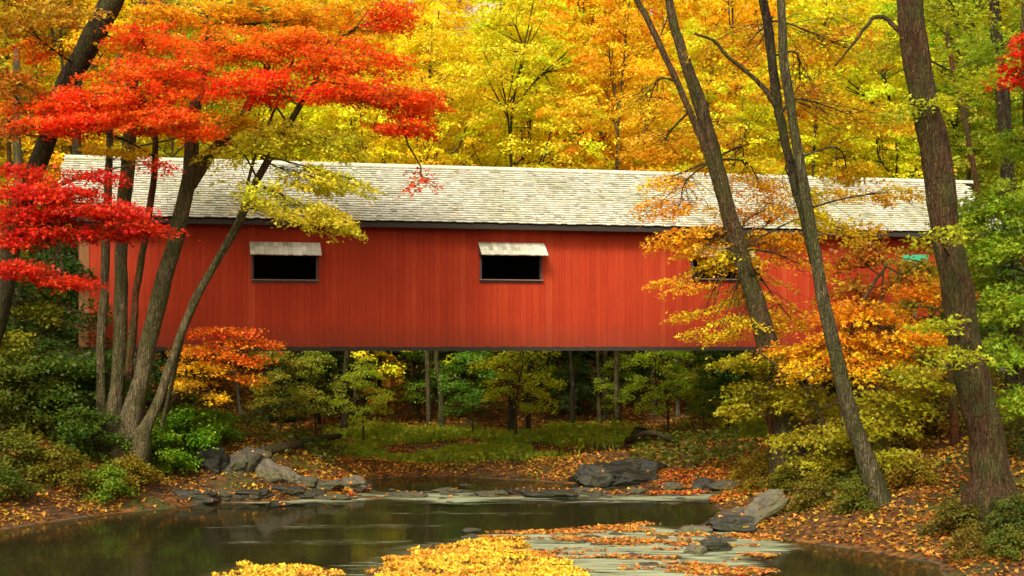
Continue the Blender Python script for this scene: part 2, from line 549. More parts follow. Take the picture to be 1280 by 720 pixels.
def scatter(name, n, box, dens, size, color, mat, shape, tilt=.35, lift=.02, tintf=None, kind='stuff', label=None, up=False, seed=1):
    g = np.random.default_rng(seed)
    x = g.uniform(box[0], box[1], n); y = g.uniform(box[2], box[3], n)
    p = dens(x, y); k = g.random(n) < p
    x, y = x[k], y[k]; n = len(x)
    z = height(x, y)
    ok = z > -.01
    x, y, z = x[ok], y[ok], z[ok]; n = len(x)
    P = np.stack([x, y, z + lift * g.random(n) ** .7 + .01], -1)
    S = size * g.uniform(.6, 1.3, n)
    a = g.uniform(0, 2 * np.pi, n)
    if up:
        A = np.stack([np.cos(a) * .35, np.sin(a) * .35, np.ones(n)], -1) + g.normal(0, .15, (n, 3))
        Nn = np.stack([np.cos(a), np.sin(a), np.full(n, .2)], -1) + g.normal(0, .2, (n, 3))
    else:
        A = np.stack([np.cos(a), np.sin(a), np.zeros(n)], -1)
        Nn = np.array([0, 0, 1.]) + g.normal(0, tilt, (n, 3))
    t = (tintf(x, y) if tintf else .5) + g.normal(0, .2, n)
    me = leaf_mesh(name, P, Nn, A, S, t, .5 + g.normal(0, .22, n), shape, mat)
    o = link(name, me); o.color = (*color, 1); tag(o, kind=kind, label=label)
    return o


def dens_litter(x, y):
    d = sdist(shore, x, y)
    nn = fbm(x * .6 + 4, y * .6, 3)
    a = sm(.34, .6, nn) * (.25 + .75 * (1 - sm(6, 14, d))) + .25
    a = np.where(d > 0, a, 0)
    grass = sm(49.2, 50.5, y) * (1 - sm(58, 63, y)) * (1 - sm(9, 12, np.abs(x - .5)))
    return a * (1 - .45 * grass)


scatter('fallen_leaves', 210000, (-18, 17, 26, 64), dens_litter, .12, (.50, .21, .032), LITTER, MAPLE, .4, .05,
        lambda x, y: .2 + .8 * fbm(x * .35, y * .35, 3), seed=2, label='orange and brown leaves strewn over the banks and forest floor')
scatter('forest_floor_leaves', 60000, (-34, 34, 58, 100), lambda x, y: .3 + .7 * sm(.4, .6, fbm(x * .3, y * .3, 3)), .2, (.50, .24, .035), LITTER, QUAD, .4, .05,
        lambda x, y: .2 + .6 * fbm(x * .35, y * .35, 3), seed=12, label='rust brown leaf carpet on the forest floor beyond the bridge')


def dens_bar(x, y):
    s = np.maximum(-sdist(bar1, x, y), -sdist(bar2, x, y))
    z = height(x, y)
    return np.maximum(sm(-.3, .35, s + (fbm(x * 1.5, y * 2, 3) - .5) * 1.8) * (.12 + .88 * sm(.36, .52, fbm(x * 2.3 + 5, y * 3.1, 3))), .35 * sm(-1.2, .1, s) * sm(.45, .6, fbm(x * 2, y * 2, 2))) * (z > -.005)


scatter('leaf_drift', 120000, (-8, 4, 24, 35.5), dens_bar, .092, (.80, .48, .045), LITTER, MAPLE, .7, .04,
        lambda x, y: .1 + .8 * fbm(x * .8, y * .8, 3), seed=3, label='deep drift of yellow and orange leaves on the low bar in the stream')


def dens_ledge(x, y):
    s = -sdist(ledge, x, y)
    lines = fbm(x * .75 + 2, y * 1.9 + x * .25, 4)
    e = np.exp(-((s - .15) / .3) ** 2) * .5
    return sm(.56, .64, lines) * (s > -.2) * .7 + e * sm(.5, .62, lines)


g = np.random.default_rng(44)
xx = g.uniform(-1, 9, 60000); yy = g.uniform(26, 38, 60000)
kk = g.random(60000) < dens_ledge(xx, yy); xx = xx[kk]; yy = yy[kk]; n = len(xx)
zz = np.maximum(height(xx, yy), 0) + .015 + .03 * g.random(n)
aa = g.uniform(0, 6.28, n)
o = link('floating_leaves', leaf_mesh('floating_leaves', np.stack([xx, yy, zz], -1), np.array([0, 0, 1.]) + g.normal(0, .3, (n, 3)),
         np.stack([np.cos(aa), np.sin(aa), 0 * aa], -1), .11 * g.uniform(.6, 1.3, n), .35 + g.normal(0, .2, n), .5 + g.normal(0, .25, n), MAPLE, LITTER))
o.color = (.54, .26, .04, 1); tag(o, 'lines of orange leaves caught in the shallow milky run', kind='stuff')
# leaves caught on the riffle
xx = g.uniform(-7, 9, 30000); yy = g.uniform(40.2, 46.5, 30000)
zz = height(xx, yy); kk = (zz > -.05) & (g.random(30000) < sm(.45, .6, fbm(xx * .8, yy * 1.2, 3))); xx = xx[kk]; yy = yy[kk]; zz = zz[kk]; n = len(xx)
aa = g.uniform(0, 6.28, n)
o = link('riffle_leaves', leaf_mesh('riffle_leaves', np.stack([xx, yy, np.maximum(zz, 0) + .015 + .04 * g.random(n)], -1), np.array([0, 0, 1.]) + g.normal(0, .35, (n, 3)),
         np.stack([np.cos(aa), np.sin(aa), 0 * aa], -1), .12 * g.uniform(.6, 1.3, n), .4 + g.normal(0, .2, n), .5 + g.normal(0, .25, n), MAPLE, LITTER))
o.color = (.55, .20, .03, 1); tag(o, 'orange leaves caught on the stones of the riffle below the bridge', kind='stuff')


def dens_grass(x, y):
    px = CX + x * F / y
    nn = fbm(x * .5, y * .5, 3)
    a = sm(50.2, 52, y) * (1 - sm(58, 62, y)) * sm(395, 430, px) * (1 - sm(930, 990, px))
    a = a * (1 - .85 * sm(700, 740, px) * (1 - sm(835, 860, px)) * (1 - sm(55, 58, y) * .3))
    return a * sm(.42, .58, nn)


scatter('grass', 150000, (-11, 12, 49, 63), dens_grass, .28, (.26, .35, .02), NEEDLE, BLADE, up=True, lift=.05, seed=5, label='bright green grass along the far bank under the bridge')
scatter('ground_cover', 26000, (-11, 12, 50, 62), dens_grass, .22, (.40, .38, .02), LEAFV, QUAD, .7, .3, seed=6, label='low leafy green plants among the grass of the far bank')


def dens_weed(x, y):
    d = sdist(shore, x, y); nn = fbm(x * .45 + 30, y * .45 + 3, 3)
    return np.where((d > .5) & (y < 50), sm(.5, .62, nn) * sm(.5, 2, d), 0)


scatter('undergrowth', 90000, (-17, 16, 27, 50), dens_weed, .17, (.13, .15, .018), LEAFV, QUAD, .6, .4,
        lambda x, y: .3 + .5 * fbm(x, y, 2), seed=8, label='low olive and yellow plants covering both near banks')

# ------------------------------------------------------------------ covered bridge
K = 1.0
P0 = np.array([-5.42, 45.9, H]); U = np.array([.975, .2222, 0]); U /= np.linalg.norm(U)
Nn_ = np.array([U[1], -U[0], 0]); Z = np.array([0, 0, 1.])
WH, BW = 4.12, 5.4                              # wall height, bridge width


def sAt(px):
    k = (px - CX) / F
    return (k * P0[1] - P0[0]) / (U[0] - k * U[1])


def B(s, n=0., z=0.):                            # n: towards the camera from the front wall
    return P0 + U * s + Nn_ * n + Z * z


S0, S1 = sAt(112), sAt(1222)
bridge = link('covered_bridge', None, loc=(0, 0, 0))
tag(bridge, 'red board covered bridge with pale shingle roof spanning the stream', 'covered bridge')
RED = siding_material(); SHG = shingle_material()
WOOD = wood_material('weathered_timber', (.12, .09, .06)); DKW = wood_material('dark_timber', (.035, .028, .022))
FRM = wood_material('purple_grey_frame', (.10, .055, .06))
wins = []
for a, b, yt, yb in ((317, 395, 322, 350), (602, 675, 322, 350), (866, 932, 325, 349)):
    s0, s1 = sAt(a), sAt(b); dm = B((s0 + s1) / 2)[1]
    wins.append((s0, s1, (HY - yb) * dm / F, (HY - yt) * dm / F + .06))


def boards(side, name):
    mb = MB(); g = np.random.default_rng(5 + side); s = S0
    while s < S1:
        w = float(g.uniform(.17, .25)); e = min(s + w - .006, S1)
        nn = (.0 if side == 0 else -BW) + float(g.uniform(0, .012)); t = float(g.random())
        zb = -.04 + float(g.uniform(-.012, .012)); spans = [(zb, WH)]
        if side == 0:
            for a, b, z0, z1 in wins:
                if e > a and s < b:
                    if s < a - .02 or e > b + .02:            # trim the board to the jamb, then fill above and below
                        l, r = (s, a) if s < a else (b, e)
                        mb.box(B(l, nn, z0), U * (r - l), -Nn_ * .03, Z * (z1 - z0), t)
                    spans = [(zb, z0), (z1, WH)]
        for z0, z1 in spans:
            mb.box(B(s, nn, z0), U * (e - s), -Nn_ * .03, Z * (z1 - z0), t)
        s += w
    return mb.build(name, RED, bridge)


boards(0, 'front_wall'); boards(1, 'back_wall')
# posts, rails and lattice of the truss
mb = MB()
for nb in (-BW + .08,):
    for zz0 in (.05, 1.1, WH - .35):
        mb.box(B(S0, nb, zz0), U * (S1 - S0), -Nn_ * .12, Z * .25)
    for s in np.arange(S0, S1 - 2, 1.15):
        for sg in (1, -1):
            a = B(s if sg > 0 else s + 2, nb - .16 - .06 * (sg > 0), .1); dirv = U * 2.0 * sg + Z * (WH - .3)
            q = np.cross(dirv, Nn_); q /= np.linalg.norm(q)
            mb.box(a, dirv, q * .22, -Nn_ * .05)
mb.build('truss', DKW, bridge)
mb = MB(); mb.box(B(S0, -BW + .05, 0.12), U * (S1 - S0), -Nn_ * .03, Z * (WH - .2)); mb.build('light_stop_sheet', DKW, bridge)  # dark sheet added to stop light leaking between the back wall boards
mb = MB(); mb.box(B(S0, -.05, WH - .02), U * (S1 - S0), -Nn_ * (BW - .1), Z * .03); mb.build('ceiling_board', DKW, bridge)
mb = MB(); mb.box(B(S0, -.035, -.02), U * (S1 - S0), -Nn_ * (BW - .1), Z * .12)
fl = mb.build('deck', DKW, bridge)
mb = MB(); mb.box(B(S0, .0, -.17), U * (S1 - S0), -Nn_ * .22, Z * .14)
mb.box(B(S0, -BW + .2, -.17), U * (S1 - S0), -Nn_ * .22, Z * .14)
for s in np.arange(S0 + 1, S1, 1.6):
    mb.box(B(s, -.24, -.16), U * .2, -Nn_ * (BW - .46), Z * .13)
mb.build('bottom_beam', DKW, bridge)
# roof: two slopes of individually laid shingles
OV, RISE = .55, 2.17
ridge_n = -BW / 2
E0, E1 = sAt(72), S1 + .9
eave = lambda s, sd, t, lift=0: B(s, (OV + (ridge_n - OV) * t) if sd == 0 else (-BW - OV + (ridge_n + BW + OV) * t), WH - .12 + RISE * t * 1.0 + lift)
rf = MB(); g = np.random.default_rng(21)
for sd in (0, 1):                                # sheathing under the shingles
    a = eave(E0, sd, 0, -.06); b = eave(E1, sd, 0, -.06); c = eave(E1, sd, 1, -.06); d = eave(E0, sd, 1, -.06)
    dn = -Z * .06
    rf.add([a, b, c, d, a + dn, b + dn, c + dn, d + dn], [(0, 1, 2, 3), (7, 6, 5, 4), (0, 4, 5, 1), (1, 5, 6, 2), (2, 6, 7, 3), (3, 7, 4, 0)], .2)
roof = rf.build('roof', DKW, bridge)
rs = MB(); rows = 25
for sd in (0, 1):
    sl = eave(0, sd, 1) - eave(0, sd, 0); sl = sl / np.linalg.norm(sl); nrm = np.cross(U, sl) * (1 if sd == 0 else -1)
    nrm /= np.linalg.norm(nrm)
    Ls = np.linalg.norm(eave(0, sd, 1) - eave(0, sd, 0))
    for r in range(rows):
        t0 = r / rows; s = E0 - g.uniform(0, .1); n_row = float(g.normal(0, .03))
        while s < E1:
            w = float(g.uniform(.12, .22)) if sd == 0 else .5
            j = float(g.uniform(-.02, .03)); th = .015 + float(g.uniform(0, .014))
            o0 = eave(s, sd, t0) - sl * (.03 + j)
            L = min(Ls / rows * 1.25 + j, Ls * (1 - t0))
            a, b = o0 + nrm * .03, o0 + U * (w - .006) + nrm * .03
            c, d = b + sl * L - nrm * .028, a + sl * L - nrm * .028
            up = nrm * th
            rs.add([a, b, c, d, a + up, b + up, c + nrm * .004, d + nrm * .004], [(4, 5, 6, 7), (0, 1, 5, 4), (0, 4, 7, 3), (1, 2, 6, 5)], float(np.clip(.5 + g.normal(0, .22) + n_row, 0, 1)))
            s += w
rs.build('shingle', SHG, roof)
gl = np.random.default_rng(71); LP = []
for _ in range(900):
    q_ = float(gl.random()); s_ = float(E0 + (E1 - E0) * gl.random())
    if gl.random() < .25 + .75 * (s_ > sAt(800) or s_ < sAt(330)):
        LP.append(eave(s_, 0, q_ ** 1.3 * .98 + .01, .07))
LP = np.array(LP); n = len(LP); aa = gl.uniform(0, 6.28, n)
o = link('leaves_on_roof', leaf_mesh('leaves_on_roof', LP, np.array([.1, -.5, .8]) + gl.normal(0, .25, (n, 3)), np.stack([np.cos(aa), np.sin(aa), 0 * aa], -1),
         .10 * gl.uniform(.6, 1.2, n), .5 + gl.normal(0, .3, n), .5 + gl.normal(0, .3, n), MAPLE, LITTER))
o.color = (.60, .36, .05, 1); tag(o, 'scattered fallen leaves lying on the shingle roof of the bridge', kind='stuff')
mb = MB()
pk = eave(E0, 0, 1)
for sd in (0, 1):
    s = E0
    while s < E1:
        w = float(g.uniform(.9, 1.4)); a = eave(s, sd, 1, .055); b = eave(s, sd, .955, .055)
        mb.box(b, U * (w - .01), a - b, Z * .03, .3 + .4 * float(g.random())); s += w
mb.build('ridge_cap', SHG, roof)
mb = MB()
for sd in (0, 1):
    a = eave(E0, sd, 0, -.20)
    mb.box(a, U * (E1 - E0), Nn_ * .03 * (1 if sd == 0 else -1), Z * .10)
for s in np.arange(E0 + .3, E1, .6):
    for sd in (0, 1):
        a = eave(s, sd, .01, -.26); b = eave(s, sd, .30, -.26)
        mb.box(a, U * .08, b - a, Z * .10)
mb.build('rafter', DKW, roof)
# gables and portals
for s, nm in ((S0, 'portal'), (S1, 'portal')):
    mb = MB(); e = .06 if s == S1 else -.06
    mb.box(B(s, .03, 0), U * e, -Nn_ * .75, Z * WH, .4); mb.box(B(s, -BW + .72, 0), U * e, -Nn_ * .75, Z * WH, .4)
    mb.box(B(s, -.721, 3.3), U * e, -Nn_ * (BW - 1.442), Z * (WH - 3.3), .4)
    a, b, c = B(s, -.05, WH + .001), B(s, -BW + .05, WH + .001), B(s, ridge_n, WH + RISE - .45)
    mb.add([a, b, c, a + U * e, b + U * e, c + U * e], [(0, 1, 2), (5, 4, 3), (0, 3, 4, 1), (1, 4, 5, 2), (2, 5, 3, 0)], .5)
    mb.build(nm, RED, bridge)
mb = MB(); mb.box(B(S0 - .02, .035, -.05), -U * .30, -Nn_ * .06, Z * (WH - .1), .5)
mb.build('corner_post', wood_material('tan_post', (.26, .11, .04)), bridge)
# windows: frame, sill and a hinged shingle awning
for i, (a, b, z0, z1) in enumerate(wins):
    fr = MB()
    fr.box(B(a, .05, z0 - .09), U * (b - a), -Nn_ * .2, Z * .09)
    fr.box(B(a - .07, .045, z0 - .09), U * .07, -Nn_ * .18, Z * (z1 - z0 + .1)); fr.box(B(b, .045, z0 - .09), U * .07, -Nn_ * .18, Z * (z1 - z0 + .1))
    win = fr.build('window', FRM, bridge)
    sl = MB(); sl.box(B(a - .09, .13, z0 - .02), U * (b - a + .18), -Nn_ * .10, Z * .035); sl.build('sill', wood_material('sill_wood', (.25, .16, .12)), win)
    aw = MB(); n0 = 12
    top = .58 if i < 2 else .5
    for r in range(3):
        for q in range(n0 + 3):
            wq = (b - a + .26) / (n0 + 3)
            p = B(a - .13 + q * wq, .05 + .19 * r, z1 + .40 - .135 * r); dv = Nn_ * .22 - Z * (.15 + float(g.uniform(-.01, .01)))
            aw.box(p, U * (wq - .006), dv * 1.0, Z * .03 + Nn_ * .01, float(np.clip(g.normal(.45, .25), 0, 1)))
    awn = aw.build('awning', SHG, win)
    for q in (a - .1, b + .06):
        br = MB()
        P_ = [B(q, .02, z1 + .37), B(q, .56, z1 + .0), B(q, .02, z1 - .02)]
        br.add(P_ + [p + U * .04 for p in P_], [(0, 1, 2), (5, 4, 3), (0, 3, 4, 1), (1, 4, 5, 2), (2, 5, 3, 0)])
        br.build('awning_bracket', FRM, win)

# abutments
STONE = rock_material('abutment_stone', (.08, .07, .055), (.24, .21, .16))
for s, dirn, lab in ((S0, -1, 'stacked stone abutment under the end of the bridge behind the leaning stems'), (S1, 1, 'stacked stone abutment under the bridge end behind the thickest trunk')):
    mb = MB(); g2 = np.random.default_rng(int(s * 10) % 97 + 50)
    s_a = s - 1.6 * dirn
    for r in range(9):
        z = -.2 - .46 * (r + 1); q = -.15 * r
        n = .25 - 0.0
        while n > -BW - .3:
            w = float(g2.uniform(.5, 1.0)); j = float(g2.uniform(0, .08))
            mb.box(B(s_a - dirn * j, n, z), U * dirn * 2.6, -Nn_ * (w - .02), Z * .45); n -= w
        l = 0
    ab = mb.build('bridge_abutment', STONE); tag(ab, lab, 'abutment', 'stone abutments of the bridge')

# ------------------------------------------------------------------ rocks
def rock(name, c, r, mat, seed, label, group=None, cat='rock', rot=0., sq=.35, facets=3, amp=.28):
    import bmesh
    bm = bmesh.new(); bmesh.ops.create_icosphere(bm, subdivisions=4, radius=1)
    off = Vector((seed * 3.7, seed * 1.9, seed * .7))
    gg = np.random.default_rng(seed)
    pl = [(Vector(gg.normal(0, 1, 3)).normalized(), float(gg.uniform(.55, .85))) for _ in range(9)]
    for v in bm.verts:
        p = v.co.copy()
        for nrm, dd in pl:
            e = p.dot(nrm) - dd
            if e > 0:
                p -= nrm * e * .92
        p += v.co * (amp * mnoise.noise(v.co * 1.3 + off) + amp * .35 * mnoise.noise(v.co * 4 + off) + amp * .14 * mnoise.noise(v.co * 9 + off))
        v.co = Vector((p.x * r[0], p.y * r[1], p.z * r[2]))
    me = bpy.data.meshes.new(name); bm.to_mesh(me); bm.free(); me.materials.append(mat)
    o = link(name, me, loc=c); o.rotation_euler = (0, math.radians(sq), math.radians(rot))
    tag(o, label, cat, group)
    return o


def hit(px, py):
    d = np.arange(24, 90, .05); x = (px - CX) * d / F; z = H + (HY - py) * d / F
    k = np.nonzero(np.maximum(height(x, d), 0) >= z)[0]
    return float(d[k[0]]) if len(k) else H * F / (py - HY)


def rk(px, py, wpx, hpx, mat, seed, label, d=None, rot=0, tilt=0, group=None, sink=.35, deep=.8, name='rock', cat='rock', amp=.28):
    d = hit(px, py)                               # py: the row of its foot
    w = wpx * d / F / 2; h = hpx * d / F
    p = at(px, py, d)
    z = gz(p[0], p[1] + w * deep) if d is None else p[2]
    return rock(name, (p[0], d + w * deep * .6, p[2] + h * .38), (w * 1.25, max(w * deep, .2), h * .85), mat, seed, label, group, cat, rot, tilt, amp=amp)


rk(778, 605, 104, 27, BLK, 11, 'large dark low boulder on the far bank below the bridge', deep=.7, name='boulder', cat='boulder', amp=.3)
rk(745, 607, 42, 24, DARK, 14, 'small dark rock leaning on the left side of the big dark boulder')
rk(958, 651, 58, 26, PALE, 21, 'pale tilted slab of rock on the right edge of the pool', d=37.5, tilt=-28, rot=15, name='boulder', cat='boulder')
rk(925, 655, 42, 18, MID, 22, 'grey flat rock at the foot of the pale tilted slab', d=36.6)
rk(915, 665, 60, 16, DARK, 23, 'dark wet rock in the water before the pale tilted slab', d=36.0)
rk(893, 690, 34, 17, DARK, 31, 'dark rounded stone standing in the shallow milky run')
rk(872, 693, 26, 11, PALE, 32, 'small pale stone touching the dark rounded stone')
rk(868, 666, 44, 6, PALE, 33, 'thin pale flat stone at the edge of the leafy ledge')
rk(880, 614, 26, 14, DARK, 34, 'small dark stone at the right end of the riffle', d=43.0)
rk(905, 612, 40, 10, MID, 35, 'grey stone half under leaves right of the riffle', d=43.5)
rk(840, 612, 30, 7, MID, 36, 'low grey stone between boulder and riffle', d=44)
rk(688, 622, 60, 8, DARK, 37, 'long flat dark rock in the middle of the riffle')
rk(505, 622, 46, 5, MID, 61, 'long low stone with foam on both sides left in the riffle')
rk(655, 619, 40, 8, DARK, 62, 'black stone just left of the long flat riffle rock')
rk(735, 618, 50, 6, MID, 63, 'low leafy stone right of the long flat riffle rock')
rk(560, 616, 34, 5, MID, 64, 'small flat stone upstream in the left riffle')
rk(795, 618, 44, 6, MID, 65, 'low brown stone before the big dark boulder')
rk(620, 621, 40, 6, MID, 38, 'low leaf-topped grey rock left of the riffle middle')
# rocky left shore
rk(312, 590, 40, 27, MID, 41, 'angular boulder highest in the left rock pile', tilt=34, rot=20, name='boulder', cat='boulder', amp=.45)
rk(338, 600, 36, 19, PALE, 42, 'pale grey rock just right of the highest boulder', tilt=25, amp=.45)
rk(292, 594, 30, 20, MID, 53, 'brown rock wedged left of the highest boulder', tilt=-20, amp=.45)
rk(360, 606, 30, 15, PALE, 54, 'small pale block on the slope of the left pile', tilt=15, amp=.45)
rk(378, 609, 34, 11, MID, 43, 'brown grey rock at the middle of the left pile', amp=.45)
rk(434, 612, 40, 14, PALE, 44, 'rounded light rock at the tip of the left point', amp=.4)
rk(402, 614, 38, 10, MID, 45, 'grey ledge block left of the rounded tip rock', amp=.45)
rk(455, 611, 20, 7, DARK, 55, 'low dark stone at the very end of the left point')
rk(360, 621, 50, 10, DARK, 46, 'dark wet ledge rock at the waterline below the pile', amp=.45)
rk(392, 622, 36, 8, DARK, 56, 'wet black ledge stone under the ledge block', amp=.45)
rk(318, 623, 48, 9, DARK, 47, 'long dark ledge rock at the left waterline', amp=.45)
rk(280, 625, 38, 10, MID, 57, 'grey ledge stone under the leafy slope', amp=.45)
rk(238, 627, 50, 12, DARK, 48, 'dark undercut rock under the leafy left bank', amp=.4)
rk(262, 590, 44, 28, BLK, 49, 'black shaded boulder under the bright green bush', name='boulder', cat='boulder')
rk(420, 625, 44, 6, MID, 50, 'flat stone in the foam below the left point')
rk(1000, 600, 26, 12, MID, 51, 'grey stone on the right bank near the leaning trunk', d=39.5)
rk(345, 633, 30, 5, DARK, 52, 'low dark stone just breaking the water by the ledge')
gS = np.random.default_rng(77)
stone = None
for i in range(120):                              # little stones of the riffle and shores
    px = float(gS.uniform(270, 920)); py = float(618 + gS.normal(0, 5))
    if i > 90:
        px = float(gS.uniform(560, 1000)); py = float(gS.uniform(655, 715))
    x, y = G(px, py); r = float(gS.uniform(.07, .2))
    if stone is None:
        stone = rock('stone', (x, y, .0), (1.3, 1, .5), MID, 91, 'small grey stone breaking the shallow water', 'small stones of the stream', 'stone')
        o = stone
    else:
        o = stone.copy(); COL.objects.link(o); o.location = (x, y, .0)
    o.scale = (r * float(gS.uniform(.8, 1.4)), r, r * .7); o.rotation_euler = (0, 0, float(gS.uniform(0, 6)))

def rock_leaves():
    g = np.random.default_rng(61); P = []
    bpy.context.view_layer.update()
    for o in COL.objects:
        if o.get('category') not in ('rock', 'boulder'):
            continue
        mw = o.matrix_world; m3 = mw.to_3x3()
        dens = 26 if 'dark low' not in o['label'] else 3
        for p in o.data.polygons:
            nz = (m3 @ p.normal).normalized().z
            if nz > .55 and g.random() < p.area * dens * .8:
                P.append(mw @ p.center)
    P = np.array([tuple(v) for v in P]); n = len(P); a = g.uniform(0, 6.28, n); P[:, 2] += .015
    o = link('leaves_on_rocks', leaf_mesh('leaves_on_rocks', P, np.array([0, 0, 1.]) + g.normal(0, .35, (n, 3)), np.stack([np.cos(a), np.sin(a), 0 * a], -1),
             .115 * g.uniform(.6, 1.3, n), .45 + g.normal(0, .25, n), .5 + g.normal(0, .25, n), MAPLE, LITTER))
    o.color = (.60, .24, .028, 1); tag(o, 'fallen leaves lying on the rocks of the shore and riffle', kind='stuff')


rock_leaves()
# fallen log on the far left bank, and old roots by the dark boulder
def log(name, P, R, label, color, seed=3, cat='log'):
    mb = MB(); pts = spline(P, 14); mb.tube(pts, np.linspace(R[0], R[1], 14), 10, .15, seed)
    o = mb.build(name, BARK, None, True); o.color = (*color, 1); tag(o, label, cat); return o


def og(px, py, lift=.05):
    d = hit(px, py); p = at(px, py, d); p[2] += lift; return p


log('fallen_log', [og(328, 570, .12), og(375, 562, .2), og(424, 554, .3)], (.17, .12), 'bare fallen log lying behind the left rock pile', (.14, .10, .06))
log('tree_stump', [og(800, 556, -.1), og(800, 556, .25), og(803, 556, .62)], (.5, .3), 'broken dark stump above the big dark boulder', (.06, .04, .025), 5, 'stump')
log('broken_branch', [og(785, 559, .25), og(815, 558, .45), og(848, 559, .1)], (.14, .08), 'thick broken branch lying beside the dark stump', (.10, .06, .035), 6, 'branch')

# ------------------------------------------------------------------ trees
def px_trunk(mb, pts, d, ws, sides=14, n=42, rough=.14, seed=0, flare=True, dd=None):
    P = [at(x, y, d + (dd[i] if dd else 0)) for i, (x, y) in enumerate(pts)]
    P = spline(P, n)
    t = np.linspace(0, len(ws) - 1, n); R = np.interp(t, range(len(ws)), ws) * d / F / 2
    if flare:
        hh = P[:, 2] - P[0, 2]
        R = R * (1 + .75 * np.exp(-np.maximum(hh, 0) / .28)); P[0, 2] = min(P[0, 2] - .35, gz(P[0, 0], P[0, 1]) - .25) if P[0, 2] < H else P[0, 2]
    # gentle crookedness
    w = (fbm(np.linspace(0, 7, n) + seed * 3.1, np.full(n, seed * 1.7), 3) - .5) * .22
    P[:, 0] += w * np.minimum(1, np.arange(n) / 6)
    mb.tube(P, R, sides, rough, seed)
    return P


def limb(mb, a, b, r0, r1, g, sag=.15, n=9, sides=5):
    a = np.asarray(a, float); b = np.asarray(b, float); L = np.linalg.norm(b - a)
    m = (a + b) / 2 + g.normal(0, .08, 3) * L + np.array([0, 0, sag * L * .5])
    P = spline([a, m, b], n); mb.tube(P, np.linspace(r0, r1, n), sides, 0, 0, False)
    return P


def foliage(lv, mb, blobs, g, centre=None, attach=None):
    """blobs: (px, py, depth, rx_px, ry_px, rdepth_m, sprays, leaves_each, size, tint, droop)"""
    for (px, py, d, rx, ry, rd, ns, nl, size, tint, droop) in blobs:
        c = at(px, py, d); k = d / F
        src = attach if attach is not None else c - np.array([0, 0, 1.5])
        if isinstance(attach, list):
            src = min(attach, key=lambda q: np.linalg.norm(q - c))
        P = limb(mb, src, c, .034, .012, g) if attach is not None else None
        for _ in range(ns):
            q = g.normal(0, 1, 3); q /= np.linalg.norm(q); q *= g.random() ** .45
            b = c + q * np.array([rx * k, rd, ry * k])
            out = b - src; ang = math.atan2(out[1] * .6, out[0]) + g.normal(0, .7)
            L = float(g.uniform(.7, 1.3)) * max(size, .12) * 7.5
            st = b - np.array([math.cos(ang), math.sin(ang), 0]) * L * .5
            if P is not None:
                a = P[int(g.integers(3, len(P)))]; limb(mb, a, st, .009, .005, g, 0.05, 5, 4)
            tip = st + np.array([math.cos(ang) * L * .8, math.sin(ang) * L * .8, -droop * L * .6])
            mb.tube(np.array([st, (st + tip) / 2 + [0, 0, .03], tip]), [.006, .005, .003], 3, 0, 0, False)
            lv.spray(st, ang, L, L * .75, nl, size, droop, .5, tint + g.normal(0, .14), .05)


def tree(name, trunks, blobs, color, bark, label, cat='tree', shape=MAPLE, mat=LEAF, seed=1, base=None, group=None):
    g = np.random.default_rng(seed)
    root = link(name, None)
    tag(root, label, cat, group)
    first = trunks[0]; b0 = at(*first['pts'][0], first['d']); root.location = b0
    bpy_off = np.array(b0)
    att = []
    objs = []
    mbs = []
    for i, t in enumerate(trunks):
        mb = MB(); P = px_trunk(mb, t['pts'], t['d'], t['w'], seed=seed + i, sides=t.get('sides', 18), n=t.get('n', 56), rough=t.get('rough', .14), flare=t.get('flare', True), dd=t.get('dd'))
        att += [P[int(len(P) * q)] for q in (.35, .5, .62, .75, .87, .98)]
        mbs.append((mb, t))
    lv = Leaves(g)
    if blobs:
        foliage(lv, mbs[0][0], blobs, g, attach=att)
    for mb, t in mbs:
        o = mb.build('trunk', BARK, root, True); o.color = (*t.get('c', bark), 1); o.matrix_parent_inverse.translation = -Vector(bpy_off)
    if blobs:
        o = lv.build('crown', shape, mat, root, color); o.matrix_parent_inverse.translation = -Vector(bpy_off)
    return root, lv.count()


GREYB, BROWN, MOSSY, BLACKB = (.21, .175, .10), (.15, .095, .052), (.15, .14, .06), (.06, .045, .03)
cnt = 0
# ---- left clump of stems with the scarlet crown
RD = (.92, .185, .014)
bl = []
def Bq(*a):
    bl.append(a)
for a in ((110, 130, 38, 85, 22, 1.6, 80, .35), (200, 90, 38, 95, 26, 1.8, 80, .45), (85, 152, 37, 58, 13, 1.2, 46, .25), (200, 150, 37.5, 75, 16, 1.4, 60, .45), (170, 120, 37.5, 70, 20, 1.4, 50, .4),
          (300, 60, 39, 110, 26, 1.8, 84, .65), (330, 108, 38, 80, 20, 1.5, 60, .2), (430, 75, 38.5, 80, 24, 1.6, 70, .5), (440, 112, 38, 66, 18, 1.4, 54, .35), (515, 125, 38, 40, 20, 1.2, 40, .4),
          (500, 158, 38, 40, 13, 1.0, 26, .35), (490, 18, 39, 34, 18, 1.2, 28, .3), (175, 45, 39, 50, 16, 1.2, 26, .4), (40, 60, 38, 30, 12, 1.2, 8, .6), (260, 165, 38, 40, 8, .8, 14, .6), (380, 45, 39, 80, 18, 1.5, 40, .75), (15, 130, 38, 26, 12, 1., 8, .6)):
    Bq(*a[:7], 58, .108, a[7], .22)
D1 = 41.0
